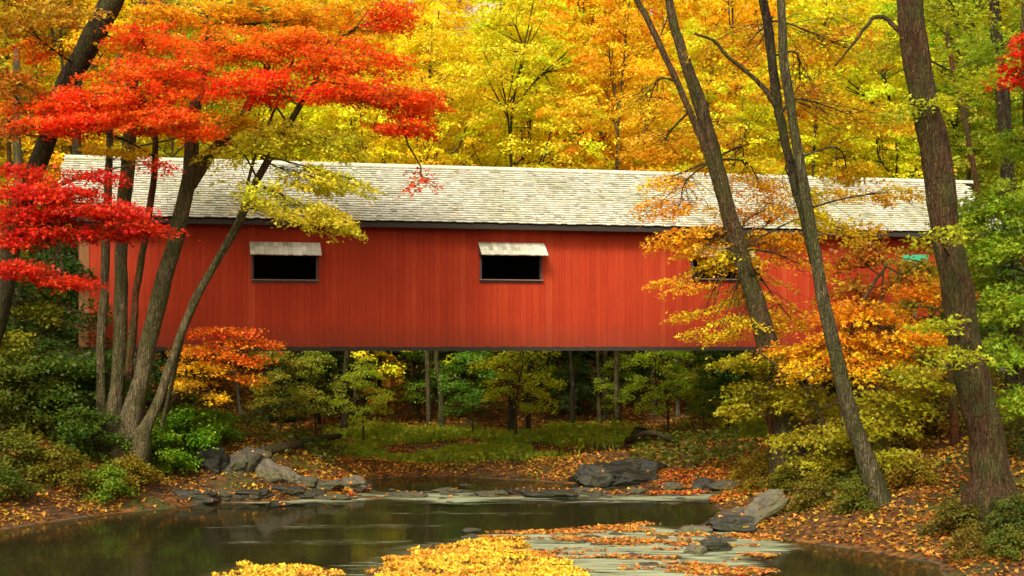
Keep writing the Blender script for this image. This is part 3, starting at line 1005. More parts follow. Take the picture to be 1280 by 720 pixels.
r_, n_ = tree('maple_tree',
    [dict(pts=[(158, 552), (183, 435), (210, 330), (232, 235), (244, 150), (255, 60), (262, -30)], d=D1, w=[27, 22, 20, 19, 16, 12, 9]),
     dict(pts=[(139, 548), (152, 430), (152, 330), (160, 215), (166, 120), (176, 20), (182, -40)], d=D1 + .3, w=[20, 17, 15, 17, 15, 11, 8]),
     dict(pts=[(176, 550), (200, 490), (240, 385), (296, 278), (333, 205), (368, 145), (398, 95)], d=D1 - .5, w=[14, 12, 10, 10, 9, 8, 5]),
     dict(pts=[(238, 232), (262, 195), (300, 150), (326, 105), (345, 60)], d=D1 + .05, w=[16, 14, 11, 9, 6], flare=False, n=24),
     dict(pts=[(160, 470), (172, 370), (184, 285), (193, 200), (198, 120)], d=D1 - .2, w=[11, 9, 9, 8, 6], sides=10, flare=False, c=(.16, .07, .035))],
    bl, RD, GREYB, 'clump of leaning grey stems with a scarlet crown over the bridge roof', 'maple tree', seed=3, mat=LEAFS)
cnt += n_
bl = []
for a in ((230, 18, 40, 80, 16, 1.8, 50, .5), (330, 14, 40, 80, 18, 1.8, 60, .6), (420, 20, 40, 80, 18, 1.8, 54, .6), (170, 60, 40, 40, 14, 1., 10, .6), (150, 190, 40.5, 50, 12, .8, 10, .8), (290, 150, 40, 60, 14, 1., 20, .9)):
    Bq(*a[:7], 64, .125, a[7], .22)
r_, n_ = tree('maple_tree', [dict(pts=[(127, 540), (128, 430), (134, 310), (137, 200), (145, 90), (170, 20)], d=D1 + .6, w=[13, 11, 11, 9, 7, 5], sides=10)], bl, (.90, .48, .02), GREYB,
               'slim grey stem left of the clump whose amber crown tops the scarlet leaves', 'maple tree', seed=4)
cnt += n_
# ---- yellow-green sprays in front of the roof
bl = []
Bq(350, 170, 39, 60, 20, 1.3, 44, 60, .12, .55, .28)
Bq(420, 175, 38.8, 60, 22, 1.2, 24, 50, .12, .7, .28)
Bq(400, 222, 39, 50, 18, 1.1, 32, 58, .12, .5, .3)
Bq(345, 240, 39, 60, 18, 1.1, 24, 50, .12, .55, .3)
Bq(400, 270, 38.6, 42, 18, 1.0, 30, 56, .12, .35, .35)
Bq(330, 262, 38.8, 44, 12, 1.0, 14, 40, .12, .3, .35)
Bq(290, 195, 39, 40, 30, 1.0, 16, 36, .12, .6, .3)
Bq(445, 225, 38.6, 24, 20, .8, 10, 40, .12, .5, .3)
Bq(430, 283, 38.4, 22, 8, .6, 8, 40, .12, .3, .3)
r_, n_ = tree('maple_tree', [dict(pts=[(196, 560), (228, 420), (285, 300), (318, 200), (350, 120), (372, 60)], d=39.6, dd=[1.9, 1, 0, 0, 0, 0], w=[6, 5, 4, 4, 3, 3], sides=7)],
    bl, (.78, .74, .05), MOSSY, 'slender young tree trailing yellow green sprays before the roof', 'maple tree', seed=5)
cnt += n_
# orange sprig over the roof
bl = []
Bq(527, 222, 38, 16, 14, .6, 7, 26, .13, .3, .4)
r_, n_ = tree('maple_sapling', [dict(pts=[(555, 90), (545, 150), (530, 205)], d=38.2, w=[3, 3, 2], sides=5, flare=False, n=12)], [], (.5, .1, .02), BROWN, 'x', 'x', seed=6) if False else (None, 0)
# ---- crimson maple far left
bl = []
for a in ((60, 240, 30, 75, 13, 1.2, 56), (130, 262, 30, 65, 13, 1.1, 50), (35, 268, 30, 45, 14, 1.2, 36), (175, 283, 30, 40, 8, .8, 22), (90, 290, 30, 80, 9, 1., 40),
          (30, 335, 29, 45, 12, 1., 30), (80, 350, 29, 36, 9, .8, 20), (110, 218, 30.5, 40, 8, .9, 12), (25, 215, 30.5, 30, 10, 1., 14), (15, 300, 29.5, 25, 12, 1., 12), (190, 205, 33, 22, 4, .5, 4)):
    Bq(a[0], a[1], a[2], a[3], a[4] * .75, *a[5:], 50, .095, .4, .16)
r_, n_ = tree('maple_tree', [dict(pts=[(-70, 640), (-60, 480), (-40, 360), (-10, 280), (40, 245)], d=30.5, w=[20, 16, 13, 10, 5])],
    bl, (.74, .050, .011), BROWN, 'crimson maple reaching in layered sprays from the left edge', 'maple tree', seed=8, mat=LEAFR)
cnt += n_
# ---- big dark leaning trunk on the far left, olive and orange leaves high up
bl = []
Bq(30, 20, 37, 60, 26, 1.6, 30, 50, .13, .75, .25)
Bq(20, 100, 37.5, 46, 22, 1.4, 18, 50, .13, .6, .25)
Bq(10, 155, 37, 30, 14, 1.2, 14, 50, .13, .25, .25)
Bq(85, 15, 38, 50, 16, 1.2, 14, 50, .13, .8, .25)
r_, n_ = tree('oak_tree', [dict(pts=[(-62, 640), (-26, 480), (2, 380), (20, 280), (48, 200), (84, 110), (122, 35), (150, -25)], d=39.8, w=[32, 28, 25, 23, 23, 24, 27, 27])],
    bl, (.55, .22, .02), BLACKB, 'dark thick trunk leaning in from the left edge under olive and orange leaves', 'oak tree', mat=LEAFV, seed=10)
cnt += n_
# ---- low orange maple under the left part of the bridge
bl = []
for a in ((275, 412, 42, 60, 3, .8, 16, 60, .105, .25), (300, 426, 42.2, 52, 3, .8, 16, 60, .105, .3), (250, 436, 41.8, 44, 3, .8, 14, 60, .105, .55), (300, 446, 42, 44, 3, .7, 11, 60, .105, .35), (248, 456, 42, 44, 3, .8, 14, 60, .105, .75),
          (305, 470, 42.3, 26, 4, .6, 9, 50, .105, .5), (240, 476, 42, 30, 4, .7, 11, 50, .105, .9), (268, 492, 42, 18, 5, .6, 7, 40, .105, .95)):
    Bq(*a, .25)
r_, n_ = tree('maple_sapling', [dict(pts=[(196, 558), (206, 520), (232, 480), (262, 445), (285, 425)], d=42.2, w=[9, 7, 6, 5, 3], sides=8)],
    bl, (.92, .36, .02), BROWN, 'low orange sapling spreading under the red wall beside the stems', 'maple sapling', mat=LEAFV, seed=12)
cnt += n_

# ---- right bank trees
bl = []
OR = (.93, .60, .03)
for a in ((905, 318, 40, 38, 9, .7, 24), (880, 308, 40, 44, 8, .7, 20), (830, 225, 40, 40, 10, .9, 14), (850, 255, 40, 55, 12, .9, 22), (870, 290, 40, 60, 11, .9, 22), (860, 352, 40, 46, 9, .8, 14), (900, 330, 40.5, 50, 12, .9, 16), (880, 390, 40, 40, 8, .8, 9),
          (900, 415, 40, 44, 9, .8, 13), (960, 260, 41, 60, 18, 1.0, 24), (950, 230, 41, 60, 16, 1., 20), (1000, 330, 41, 60, 26, 1.0, 16), (985, 395, 41, 60, 22, 1.0, 34), (830, 180, 41, 60, 22, 1.2, 30),
          (880, 150, 42, 70, 26, 1.3, 30), (810, 130, 42, 50, 26, 1.3, 26), (930, 205, 41.5, 60, 14, 1.0, 22), (1060, 290, 41.5, 44, 16, .9, 14), (980, 300, 41, 50, 16, .9, 22), (940, 300, 40.6, 40, 14, .8, 12), (930, 370, 40.6, 44, 14, .8, 18), (1030, 240, 41.5, 50, 14, .9, 16), (930, 400, 40, 40, 12, .8, 16), (840, 300, 40, 34, 7, .7, 8)):
    Bq(*a[:6], int(a[6] * .95), 50, .105, .52 + .2 * math.sin(a[0] * .05), .28)
r_, n_ = tree('maple_tree',
    [dict(pts=[(988, 562), (962, 440), (926, 320), (896, 205), (864, 100), (842, 30), (828, -40)], d=39.5, w=[33, 27, 22, 19, 15, 11, 9]),
     dict(pts=[(940, 345), (908, 262), (880, 180), (852, 110), (818, 40), (792, -10)], d=39.3, w=[10, 9, 9, 8, 8, 7], flare=False, n=30, c=BROWN)],
    bl, OR, (.14, .10, .055), 'leaning brown trunk with amber sprays before the third window', 'maple tree', mat=LEAFV, seed=20)
cnt += n_
bl = []
for a in ((1080, 388, 37, 60, 16, 1.0, 30, .35), (1150, 358, 37, 34, 18, 1., 18, .3), (1060, 430, 37, 60, 22, 1., 34, .4), (1130, 420, 36.5, 60, 24, 1., 34, .45), (1030, 460, 37, 60, 18, 1., 20, .6),
          (1115, 465, 36.5, 60, 18, 1., 20, .65), (1000, 440, 38, 50, 16, 1., 20, .5)):
    Bq(*a[:6], int(a[6] * 1.25), 54, .11, a[7] + .12, .28)
r_, n_ = tree('maple_sapling', [dict(pts=[(1062, 570), (1055, 500), (1060, 430), (1080, 370), (1110, 330)], d=37, w=[9, 8, 7, 5, 3], sides=8)],
    bl, (.90, .43, .02), BROWN, 'orange leaved sapling spreading between the middle and thickest right trunks', 'maple sapling', mat=LEAFV, seed=24)
cnt += n_
bl = []
YG = (.46, .41, .022)
for a in ((940, 450, 39, 40, 14, .9, 24), (960, 480, 39, 50, 14, .9, 24), (1010, 500, 38, 50, 18, .9, 22), (1120, 500, 35.5, 50, 16, .9, 24), (1090, 530, 35.5, 50, 16, .9, 20), (1150, 470, 35, 40, 16, .9, 16), (1060, 545, 36, 50, 14, .9, 20),
          (930, 505, 39, 24, 14, .7, 12), (1020, 572, 36.5, 44, 8, .8, 9), (1000, 540, 37, 40, 10, .8, 8), (1120, 570, 34.5, 30, 12, .8, 10)):
    Bq(*a[:6], int(a[6] * 1.4), 54, .12, .55, .3)
r_, n_ = tree('beech_sapling', [dict(pts=[(1035, 590), (1030, 540), (1010, 490), (970, 455)], d=37.2, w=[8, 6, 5, 3], sides=8)],
    bl, YG, BROWN, 'yellow green sapling in low layers at the foot of the right trunks', 'beech sapling', mat=LEAF, seed=26)
cnt += n_
# R2
bl = []
for a in ((1060, 60, 38, 70, 30, 1.4, 30, .5), (1000, 120, 38, 60, 26, 1.3, 22, .45), (1080, 150, 38, 60, 26, 1.3, 26, .6), (1060, 215, 38, 50, 14, 1.0, 18, .7), (930, 60, 38, 60, 30, 1.3, 24, .4), (1110, 240, 37, 40, 10, .8, 8, .55), (1020, 270, 38, 30, 16, .8, 10, .75)):
    Bq(*a[:7], 54, .125, a[7], .25)
r_, n_ = tree('birch_tree',
    [dict(pts=[(1103, 642), (1078, 560), (1050, 470), (1030, 380), (1014, 290), (998, 200), (984, 100), (974, -30)], d=33.5, w=[31, 22, 18, 16, 14, 13, 12, 10]),
     dict(pts=[(1018, 330), (994, 230), (976, 150), (966, 80), (952, -20)], d=33.7, w=[11, 11, 11, 12, 11], flare=False, n=28, c=BLACKB),
     dict(pts=[(974, 138), (945, 100), (918, 78), (890, 50), (866, 42)], d=33.7, w=[8, 6, 5, 4, 3], flare=False, n=20, c=BROWN, sides=8)],
    bl, (.78, .50, .022), (.15, .13, .075), 'slim mossy grey trunk curving up from the leafy right shore', 'birch tree', mat=LEAFV, seed=28)
cnt += n_
# R3
bl = []
for a in ((1150, 130, 31, 50, 16, 1.0, 14, .55), (1120, 60, 32, 60, 16, 1.1, 12, .45), (1170, 400, 29.5, 30, 8, .5, 8, .6), (1190, 440, 29.5, 30, 8, .4, 7, .6), (1180, 290, 29.6, 26, 8, .5, 6, .6), (1210, 100, 32, 60, 24, 1.2, 16, .7), (1200, 20, 32, 60, 20, 1.2, 14, .6)):
    Bq(*a[:7], 40, .11, a[7], .25)
r_, n_ = tree('oak_tree',
    [dict(pts=[(1240, 622), (1228, 540), (1208, 440), (1190, 330), (1172, 210), (1152, 100), (1130, -30)], d=31, w=[46, 43, 40, 38, 36, 33, 31], sides=30, n=90, rough=.10),
     dict(pts=[(1140, 55), (1105, 22), (1085, 30), (1060, 60), (1046, 82)], d=31, w=[8, 6, 5, 3, 2], flare=False, n=20, sides=8, c=BROWN)],
    bl, (.52, .52, .022), (.12, .07, .038), 'thickest dark brown trunk rising along the right side', 'oak tree', mat=LEAF, seed=30)
cnt += n_
# green tree on the right edge
bl = []
for a in ((1250, 250, 34, 50, 26, 1.2, 34), (1240, 310, 34, 40, 26, 1.2, 32), (1265, 380, 33.5, 36, 30, 1.2, 34), (1255, 440, 33.5, 36, 26, 1.2, 28), (1270, 500, 33, 30, 20, 1.2, 20), (1215, 270, 34.5, 30, 16, .9, 14), (1225, 350, 34.5, 26, 16, .9, 12), (1270, 180, 35, 40, 24, 1.2, 18), (1240, 60, 36, 60, 40, 1.4, 24)):
    Bq(*a, 56, .12, .45, .28)
r_, n_ = tree('maple_tree', [dict(pts=[(1300, 560), (1296, 400), (1290, 250), (1284, 100), (1280, 0)], d=35, w=[20, 17, 15, 12, 9])],
    bl, (.30, .42, .022), BROWN, 'leafy green tree crowding the right edge behind the thickest trunk', 'maple tree', seed=32)
cnt += n_
bl = []
for a in ((1272, 80, 33, 22, 20, .8, 14), (1262, 95, 33, 14, 10, .5, 5), (1290, 50, 33, 22, 16, .8, 8)):
    Bq(*a, 50, .12, .35, .25)
r_, n_ = tree('maple_tree', [dict(pts=[(1345, 600), (1340, 400), (1325, 200), (1300, 80)], d=33.2, w=[14, 11, 8, 4], sides=8)],
    bl, (.72, .06, .014), BROWN, 'small red leaved maple poking in at the upper right edge', 'maple tree', seed=33, mat=LEAFR)
cnt += n_
for (pts, w, d, lab, c) in (
    ([(1262, 560), (1262, 380), (1256, 190), (1246, 90), (1240, -30)], [14, 13, 12, 11, 10], 41, 'dark straight trunk between the thickest trunk and the right edge', BLACKB),
    ([(1275, 560), (1272, 380), (1262, 180), (1250, 60), (1246, -30)], [12, 11, 10, 9, 8], 41.8, 'dark trunk just right of the straight dark one by the edge', BLACKB),
    ([(1238, 520), (1230, 330), (1214, 200), (1195, 100), (1178, 20)], [8, 8, 7, 6, 5], 44, 'thin reddish stem leaning behind the thickest trunk', (.16, .07, .03)),
    ([(1198, 590), (1192, 510), (1188, 440), (1186, 380)], [13, 11, 8, 5], 36, 'short rusty brown stem just left of the thickest trunk', (.20, .08, .03)),
    ([(1028, 530), (1026, 500), (1024, 470), (1021, 425)], [16, 15, 14, 12], 46, 'dark stubby trunk behind the leaning brown trunk', BLACKB),
    ([(968, 548), (958, 500), (950, 440), (946, 330)], [9, 8, 7, 5], 41.5, 'thin orange brown stem close left of the leaning brown trunk', (.24, .10, .04)),
    ([(1130, 560), (1134, 500), (1132, 450), (1128, 400)], [7, 6, 5, 3], 43, 'thin dark stem in the orange leaves of the right bank', BLACKB),
    ([(22, 420), (24, 280), (22, 180), (20, 60)], [13, 12, 11, 8], 46, 'upright grey trunk behind the crimson maple', GREYB),
    ([(96, 400), (97, 290), (96, 190), (98, 60)], [15, 14, 12, 10], 50, 'straight dark trunk beyond the left end of the bridge', BLACKB)):
    tree('bare_trunk_tree', [dict(pts=pts, d=d, w=w, sides=9, n=26)], [], (1, 1, 1), c, lab, 'tree', seed=int(pts[0][0]))
# sprig of orange leaves before the roof, hanging from the scarlet tree's far twig
bl = []
Bq(527, 222, 38, 15, 12, .5, 6, 24, .13, .3, .45)
r_, n_ = tree('maple_twig', [dict(pts=[(500, 150), (512, 185), (527, 215)], d=38, w=[3, 2.5, 2], sides=5, flare=False, n=10)], bl, (.78, .20, .02), BROWN, 'small hanging twig of orange leaves in front of the pale roof', 'twig', seed=41)
print('fg leaves', cnt)

# ------------------------------------------------------------------ background forest (templates copied)
def template(name, h, hc, r, ns, nl, size, seed, trunk_r, shape=QUAD, mat=LEAF, droop=.25, conif=False, lobes=11):
    g = np.random.default_rng(seed); mb = MB(); lv = Leaves(g)
    P = spline([(0, 0, -.4), (g.normal(0, .15), g.normal(0, .15), h * .33), (g.normal(0, .35), g.normal(0, .35), h * .66), (g.normal(0, .4), g.normal(0, .4), h * .97)], 16)
    mb.tube(P, np.linspace(trunk_r, trunk_r * .2, 16), 8, .1, seed)
    if conif:
        n = ns
        for i in range(n):
            t = g.random() ** .8; z = hc + (h - hc) * t; a = g.uniform(0, 6.28); L = r * (1 - t) * g.uniform(.7, 1.1) + .25
            b = P[min(15, int(z / h * 15))].copy(); b[2] = z
            lv.spray(b, a, L, L * .5, nl, size, .3, .35, .5 + g.normal(0, .15), .04)
            mb.tube(np.array([b, b + [math.cos(a) * L * .8, math.sin(a) * L * .8, -.2 * L]]), [.03, .01], 3, 0, 0, False)
    else:
        cs = []
        for i in range(lobes):
            t = (i + .5) / lobes; z = hc + (h - hc) * (t * .9 + .05); a = i * 2.4 + g.uniform(-.4, .4)
            rr = r * math.sin(math.pi * min(.97, .22 + .72 * t)) * g.uniform(.35, .75)
            c = np.array([math.cos(a) * rr, math.sin(a) * rr, z]); cs.append(c)
            s = P[max(2, min(15, int((z - .25 * rr) / h * 14)))]
            L = limb(mb, s, c, trunk_r * .35, .03, g, .1, 7, 5)
            for _ in range(ns // lobes):
                q = g.normal(0, 1, 3); q /= np.linalg.norm(q); q *= g.random() ** .4
                b = c + q * np.array([r * .42, r * .42, (h - hc) * .13])
                ang = math.atan2(b[1], b[0]) + g.normal(0, .6); LL = g.uniform(.8, 1.5) * size * 5
                lv.spray(b - np.array([math.cos(ang), math.sin(ang), 0]) * LL * .5, ang, LL, LL * .8, nl, size, droop, .5, .5 + g.normal(0, .16), .08)
                if g.random() < .3:
                    mb.tube(np.array([L[int(g.integers(2, 7))], b]), [.025, .01], 3, 0, 0, False)
    root = link(name, None); t_ = mb.build('trunk', BARK, root, True); c_ = lv.build('crown', shape, mat, root, (1, 1, 1))
    return root


def put(tp, used, x, y, sc_, rz, color, bark, label, cat, group, z=None):
    if not used[0]:
        root = tp; used[0] = True; kids = list(tp.children)
    else:
        root = tp.copy(); COL.objects.link(root); kids = []
        for ch in tp.children:
            c = ch.copy(); COL.objects.link(c); c.parent = root; kids.append(c)
    for c in kids:
        c.color = (*color, 1) if c.name.startswith('crown') else (*bark, 1)
    root.location = (x, y, (gz(x, y) if z is None else z) - .05); root.rotation_euler = (0, 0, rz)
    root.scale = sc_
    root['label'] = label; root['category'] = cat
    if group:
        root['group'] = group
    elif 'group' in root:
        del root['group']
    return root


T = [(template('forest_tree', 19, 5.5, 4.6, 242, 58, .23, 101, .15), [False]),
     (template('forest_tree', 21, 6.5, 4.2, 242, 58, .23, 102, .15), [False]),
     (template('forest_tree', 17, 5.0, 5.0, 242, 58, .23, 103, .15), [False]),
     (template('forest_tree', 22, 7.5, 4.8, 253, 58, .23, 104, .15, lobes=13), [False])]
FINE = [(template('slope_tree', 16, 3.0, 4.6, 330, 76, .165, 105, .11, mat=LEAFV), [False]),
        (template('slope_tree', 18, 4.0, 4.2, 330, 76, .165, 106, .12, mat=LEAFV), [False])]
YEL, AMB, ORG, OLV, GRN, LIM = (.95, .72, .02), (.95, .57, .02), (.95, .40, .022), (.60, .54, .03), (.36, .44, .025), (.84, .74, .025)
NAMES = {YEL: 'golden yellow', AMB: 'amber', ORG: 'orange', OLV: 'olive', GRN: 'green', LIM: 'lime yellow'}


def zone(px):
    if px < 60: return [OLV, GRN, OLV, AMB]
    if px < 250: return [LIM, AMB, OLV, YEL]
    if px < 480: return [LIM, YEL, YEL, LIM]
    if px < 720: return [YEL, LIM, YEL, YEL, LIM]
    if px < 860: return [ORG, AMB, YEL, AMB]
    if px < 1080: return [YEL, YEL, YEL, AMB, LIM]
    return [LIM, OLV, LIM, GRN, YEL]


g = np.random.default_rng(99)
bgn = 0
for row, (d, step, tset) in enumerate(((60, 112, FINE), (68, 104, FINE), (77, 92, T), (88, 84, T), (100, 76, T), (113, 70, T), (127, 64, T), (142, 60, T))):
    px = -120 + (row % 2) * 50
    while px < 1420:
        p = px + float(g.uniform(-22, 22)); dd = d + float(g.uniform(-3, 3))
        x = (p - CX) * dd / F
        zc = zone(p); c = zc[int(g.integers(0, len(zc)))]
        c2 = tuple(float(np.clip(v * g.uniform(.88, 1.1), 0, 1)) for v in c)
        tp, us = tset[int(g.integers(0, len(tset)))]
        s = float(g.uniform(.88, 1.15))
        nm = NAMES[c]
        where = 'left of the scarlet crown' if p < 60 else 'behind the bridge'
        if row < 2 and 40 < p < 1200:
            s *= 1.02
        put(tp, us, x, dd, (s, s, s * float(g.uniform(.95, 1.1))), float(g.uniform(0, 6.28)), c2, [GREYB, BROWN, BLACKB][int(g.integers(0, 3))],
            f'{nm} tree merging into the autumn forest on the slope behind the bridge', 'tree', f'{nm} trees massed behind the bridge')
        bgn += 1
        px += step
print('bg trees', bgn)

# understory: dark evergreens and small bright maples seen below the bridge
EV = [(template('hemlock_tree', 6.5, .5, 1.9, 150, 60, .16, 111, .07, mat=NEEDLE, conif=True), [False]),
      (template('hemlock_tree', 8.5, 1.0, 2.3, 170, 60, .17, 112, .09, mat=NEEDLE, conif=True), [False])]
ev = [(-30, 64), (345, 63), (372, 70), (400, 62), (425, 75), (455, 66), (492, 78), (520, 70), (575, 64), (600, 76), (655, 80), (690, 68), (722, 65), (735, 80), (780, 76), (800, 70),
      (845, 80), (872, 66), (900, 62), (930, 70), (960, 64), (1010, 66), (1060, 60), (1120, 58), (1180, 60), (250, 66), (200, 60), (300, 76), (60, 56), (110, 60), (10, 52), (1240, 56), (560, 86), (630, 88), (700, 88), (470, 90), (400, 88), (820, 90), (760, 90)]
for px, d in ev:
    x = (px - CX) * d / F; s = float(g.uniform(.7, 1.05)); tp, us = EV[int(g.integers(0, 2))]
    put(tp, us, x, d, (s, s, s * .9), float(g.uniform(0, 6.28)), tuple(float(v) for v in np.array((.05, .095, .016)) * g.uniform(.6, 1.5)), BLACKB,
        'small dark evergreen in the shade under the trees beyond the bridge', 'evergreen', 'dark evergreens in the understory')
SM = [(template('understory_maple', 5.0, 1.2, 2.0, 88, 48, .15, 121, .06, mat=LEAF, droop=.2, lobes=8), [False])]
for px, d, s, c, lab in ((645, 57.5, 1.0, (.34, .36, .02), 'bright yellow green sapling in the middle of the far bank under the bridge'),
                         (590, 60, .85, (.10, .20, .02), 'fresh green sapling beside the yellow green one under the bridge'),
                         (835, 59, .85, (.26, .33, .02), 'lime green sapling above the stump right of the pale trunks'),
                         (485, 62, .62, (.50, .16, .02), 'rusty orange sapling between two dark trunks under the bridge'),
                         (395, 60, .8, (.20, .22, .02), 'dull olive sapling near the fallen log'),
                         (880, 58, .6, (.30, .26, .02), 'small yellow sapling near the right end of the grass'),
                         (910, 56, .9, (.06, .13, .015), 'deep green sapling left of the leaning brown trunk'),
                         (720, 63, .6, (.05, .09, .02), 'dark green bush between two under-bridge trunks'),
                         (455, 58.5, .7, (.26, .30, .02), 'yellow green sapling at the left part of the grassy bank'),
                         (525, 63, .9, (.14, .24, .02), 'mid green sapling close to the curved mossy trunk'),
                         (690, 66, 1.0, (.22, .28, .02), 'pale green sapling right behind the dark trunk'),
                         (775, 62, .7, (.20, .26, .02), 'small green sapling between palest trunk and stump'),
                         (862, 64, .9, (.26, .30, .02), 'soft yellow green sapling behind the broad black trunk'),
                         (350, 58, .8, (.22, .20, .02), 'brownish yellow sapling above the left end of the log'),
                         (420, 66, 1.0, (.12, .20, .02), 'green sapling behind the black trunk of the log'),
                         (-10, 43, 1.2, (.30, .30, .02), 'yellow dotted leafy bush at the far left edge'),
                         (75, 44, 1.1, (.06, .11, .016), 'deep green leafy tree under the crimson sprays'),
                         (30, 47, 1.2, (.05, .10, .015), 'green bush standing behind the yellow dotted bush'),
                         (1160, 44, 1.1, (.36, .28, .02), 'golden sapling high on the right bank'),
                         (1090, 48, 1.2, (.5, .22, .02), 'amber sapling behind the orange one near the bridge end'),
                         (1215, 46, 1.2, (.12, .20, .02), 'green sapling behind the thickest trunk'),
                         (1275, 40, 1.1, (.10, .19, .02), 'low green sapling at the right edge')):
    x = (px - CX) * d / F; c = tuple(min(.6, v * 1.7) for v in c) if d > 55 else c
    put(SM[0][0], SM[0][1], x, d, (s * .95, s * .95, s), float(g.uniform(0, 6.28)), c, BROWN, lab, 'sapling', None)

# under-bridge trunks
ub = [(552, 544, 553, 61, 9, -8, MOSSY, 'mossy trunk left of the middle, slightly curved, under the bridge'), (758, 757, 545, 63, 8, 0, (.30, .27, .17), 'palest slim trunk under the bridge'),
      (749, 747, 549, 62, 6, 0, (.18, .15, .09), 'slim trunk touching the palest one on its left'), (818, 816, 540, 65, 7, 0, (.27, .24, .16), 'slim grey trunk above the stump'),
      (848, 844, 545, 64, 6, 0, (.26, .24, .16), 'slim trunk right of the stump'), (716, 714, 552, 61, 8, 0, BLACKB, 'dark trunk left of the palest pair'), (642, 636, 552, 60, 12, 0, BLACKB, 'dark double-width trunk behind the yellow green sapling'),
      (522, 504, 545, 66, 7, 0, (.12, .10, .07), 'grey leaning trunk among the dark evergreens'), (430, 434, 556, 60, 10, 0, BLACKB, 'black trunk at the end of the fallen log'), (470, 474, 545, 68, 7, 0, BLACKB, 'thin black trunk left of the rusty sapling'),
      (305, 290, 534, 62, 6, 0, (.20, .18, .13), 'pale thin leaning trunk beside the orange sapling'), (890, 888, 545, 62, 13, 0, BLACKB, 'broad black trunk right of the lime sapling'), (668, 664, 540, 70, 6, 0, BROWN, 'thin brown trunk in the middle distance'),
      (600, 602, 538, 74, 6, 0, BLACKB, 'distant black trunk behind the fresh green sapling'), (400, 394, 540, 72, 7, 0, BROWN, 'distant brown trunk above the fallen log'), (365, 360, 545, 64, 8, 0, BLACKB, 'black trunk just right of the orange sapling'),
      (785, 788, 540, 72, 6, 0, BLACKB, 'distant dark trunk between palest trunk and stump'), (930, 926, 545, 60, 8, 0, BROWN, 'brown trunk at the right end of the red wall')]
for x0, x1, yb, d, w, cv, c, lab in ub:
    zt = at(x0, yb, d)[2]; bx = at(x0, yb, d)[0]; zg = gz(bx, d); yb2 = HY + (H - zg) * F / d
    tree('slender_trunk_tree', [dict(pts=[(x0, yb2), (x0 + (x1 - x0) * .5 - cv * .3, 490), (x1, 432), (x1 - 3, 330), (x1 - 5, 230)], d=d, w=[w * .85, w * .72, w * .66, w * .58, w * .45], sides=8, n=22)], [], (1, 1, 1), c, lab, 'tree', seed=x0)

# ------------------------------------------------------------------ shrubs on the near banks
SB = [(template('leafy_shrub', 1.9, .15, 1.1, 84, 50, .12, 131, .03, mat=LEAF, droop=.25, lobes=7), [False]),
      (template('leafy_shrub', 1.3, .1, 1.0, 70, 46, .12, 132, .03, mat=LEAFV, droop=.3, lobes=7), [False])]
for px, py, d, s, k, c, lab in (
    (225, 560, 42.3, 1.05, 0, (0.175, 0.346, 0.014), 'bright green bush right of the leaning stems'), (190, 575, 41.2, .8, 0, (0.206, 0.360, 0.016), 'bright green bush at the foot of the leaning stems'),
    (265, 560, 43.2, .8, 0, (0.159, 0.290, 0.014), 'bright green bush leaning over the black boulder'), (105, 580, 40.2, .9, 0, (0.098, 0.164, 0.015), 'deep green bush left of the stem clump'),
    (60, 545, 41.5, 1.3, 0, (0.090, 0.150, 0.014), 'tall dark green bush under the crimson sprays'), (20, 560, 40.5, 1.2, 0, (0.129, 0.164, 0.016), 'olive dark bush by the left edge'),
    (115, 555, 42.5, 1.5, 0, (0.098, 0.164, 0.014), 'tall deep green bush behind the stem clump'), (20, 600, 38.2, 1.0, 1, (0.175, 0.192, 0.016), 'low olive bush at the left edge of the bank'),
    (75, 612, 38.5, .8, 1, (0.237, 0.206, 0.018), 'low yellowish bush on the left bank'), (130, 622, 38.8, .7, 1, (0.206, 0.318, 0.020), 'low fresh green plant near the left waterline'),
    (165, 600, 39.8, .7, 1, (0.330, 0.248, 0.020), 'low golden plant below the stem clump'), (5, 640, 36.6, .7, 1, (0.113, 0.150, 0.015), 'dark green tuft at the left waterline'),
    (1045, 592, 36.2, .6, 1, (0.361, 0.301, 0.020), 'yellow green bush between the leaning and the slim trunks'), (985, 585, 38.6, .55, 1, (0.279, 0.249, 0.020), 'yellow green bush at the foot of the leaning trunk'),
    (1010, 640, 35.0, .6, 1, (0.218, 0.180, 0.020), 'olive bush behind the pale tilted slab'), (1070, 640, 33.6, .6, 1, (0.177, 0.197, 0.020), 'green plant at the left foot of the slim trunk'),
    (1140, 600, 34, .6, 1, (0.320, 0.215, 0.020), 'golden bush right of the slim trunk'), (1195, 640, 30.6, .6, 1, (0.177, 0.145, 0.020), 'olive bush left of the thickest trunk base'),
    (1268, 620, 29.8, .6, 1, (0.115, 0.145, 0.020), 'green bush right of the thickest trunk base'), (1262, 690, 27.5, .5, 1, (0.156, 0.180, 0.020), 'yellow green plants in the lower right corner'),
    (1215, 670, 28.8, .5, 1, (0.218, 0.162, 0.020), 'small olive plant on the right bank litter'), (950, 580, 41, .8, 1, (0.361, 0.267, 0.020), 'golden bush left of the leaning trunk foot'),
    (1110, 560, 37, 1.0, 1, (0.396, 0.249, 0.020), 'amber bush in the middle of the right bank'), (1170, 540, 38, 1.1, 1, (0.259, 0.180, 0.020), 'brownish gold bush high on the right bank'),
    (1060, 530, 41, 1.2, 1, (0.361, 0.249, 0.020), 'golden bush beyond the slim trunk')):
    x = (px - CX) * d / F; tp, us = SB[k]
    put(tp, us, x, d, (s, s, s), float(g.uniform(0, 6.28)), c, BROWN, lab, 'bush', None)

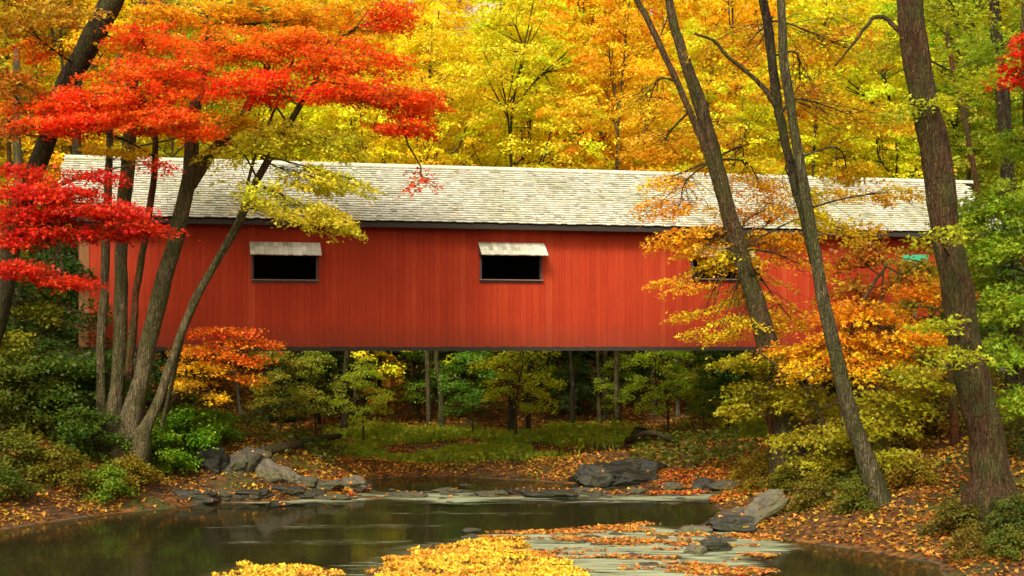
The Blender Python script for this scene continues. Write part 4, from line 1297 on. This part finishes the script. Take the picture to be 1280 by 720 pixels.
# small green sign at the bridge's far end, half hidden
sp = at(1144, 322, 46.5)
sg = link('road_sign', None, loc=(sp[0], sp[1], gz(sp[0], sp[1])))
tag(sg, 'small bright blue green sign half hidden in leaves beside the thickest trunk', 'sign')
ms, nt = newmat('sign_green'); bsdf(nt, (.05, .42, .22), .5)
mg, nt = newmat('galvanised_post'); bsdf(nt, (.22, .22, .21), .5)
hz = sp[2] - gz(sp[0], sp[1])
mb = MB(); mb.box((-.02, .02, -.2), (.05, 0, 0), (0, .03, 0), (0, 0, hz + .3)); mb.build('post', mg, sg)
mb = MB(); mb.box((-.42, 0, hz - .12), (.84, 0, .03), (0, .012, 0), (.02, 0, .2)); mb.build('sign_panel', ms, sg)

# ------------------------------------------------------------------ light, camera, world
w = bpy.data.worlds.new('World'); sc.world = w; w.use_nodes = True; nt = w.node_tree
bg = nt.nodes['Background']; sky = N(nt, 'ShaderNodeTexSky', sky_type='NISHITA'); sky.sun_disc = False
EL, AZ = 42, 198                                  # the sun stands behind the camera, to its left
sky.sun_elevation = math.radians(EL); sky.sun_rotation = math.radians(AZ); sky.dust_density = 3.0; sky.air_density = 1.2
hs = N(nt, 'ShaderNodeHueSaturation'); hs.inputs['Saturation'].default_value = .25
nt.links.new(sky.outputs[0], hs.inputs['Color']); nt.links.new(mixc(nt, 1.0, hs.outputs[0], (1, .92, .74), 'MULTIPLY'), bg.inputs[0]); bg.inputs[1].default_value = .15
sun = bpy.data.lights.new('sun', 'SUN'); sun.energy = 1.5; sun.angle = math.radians(14); sun.color = (1, .93, .8)
so = link('sun', sun); dv = Vector((math.sin(math.radians(AZ)) * math.cos(math.radians(EL)), math.cos(math.radians(AZ)) * math.cos(math.radians(EL)), math.sin(math.radians(EL))))
so.rotation_euler = dv.to_track_quat('Z', 'Y').to_euler()
cam = bpy.data.cameras.new('camera'); co = link('camera', cam, loc=(0, 0, H)); co.rotation_euler = (math.pi / 2, 0, 0)
cam.sensor_width = 36; cam.lens = 36 * F / 1280; cam.shift_y = (HY - 360) / 1280; cam.clip_end = 1500
cam.dof.use_dof = True; cam.dof.focus_distance = 43; cam.dof.aperture_fstop = 1.0
sc.camera = co
sc.view_settings.view_transform = 'Standard'; sc.view_settings.look = 'None'; sc.view_settings.exposure = .88; sc.view_settings.gamma = 1
sc.render.engine = 'CYCLES'; sc.cycles.max_bounces = 6; sc.cycles.diffuse_bounces = 4; sc.cycles.glossy_bounces = 3; sc.cycles.transmission_bounces = 3
sc.cycles.transparent_max_bounces = 6; sc.cycles.use_denoising = True; sc.cycles.caustics_reflective = False; sc.cycles.caustics_refractive = False
sc.render.use_persistent_data = False
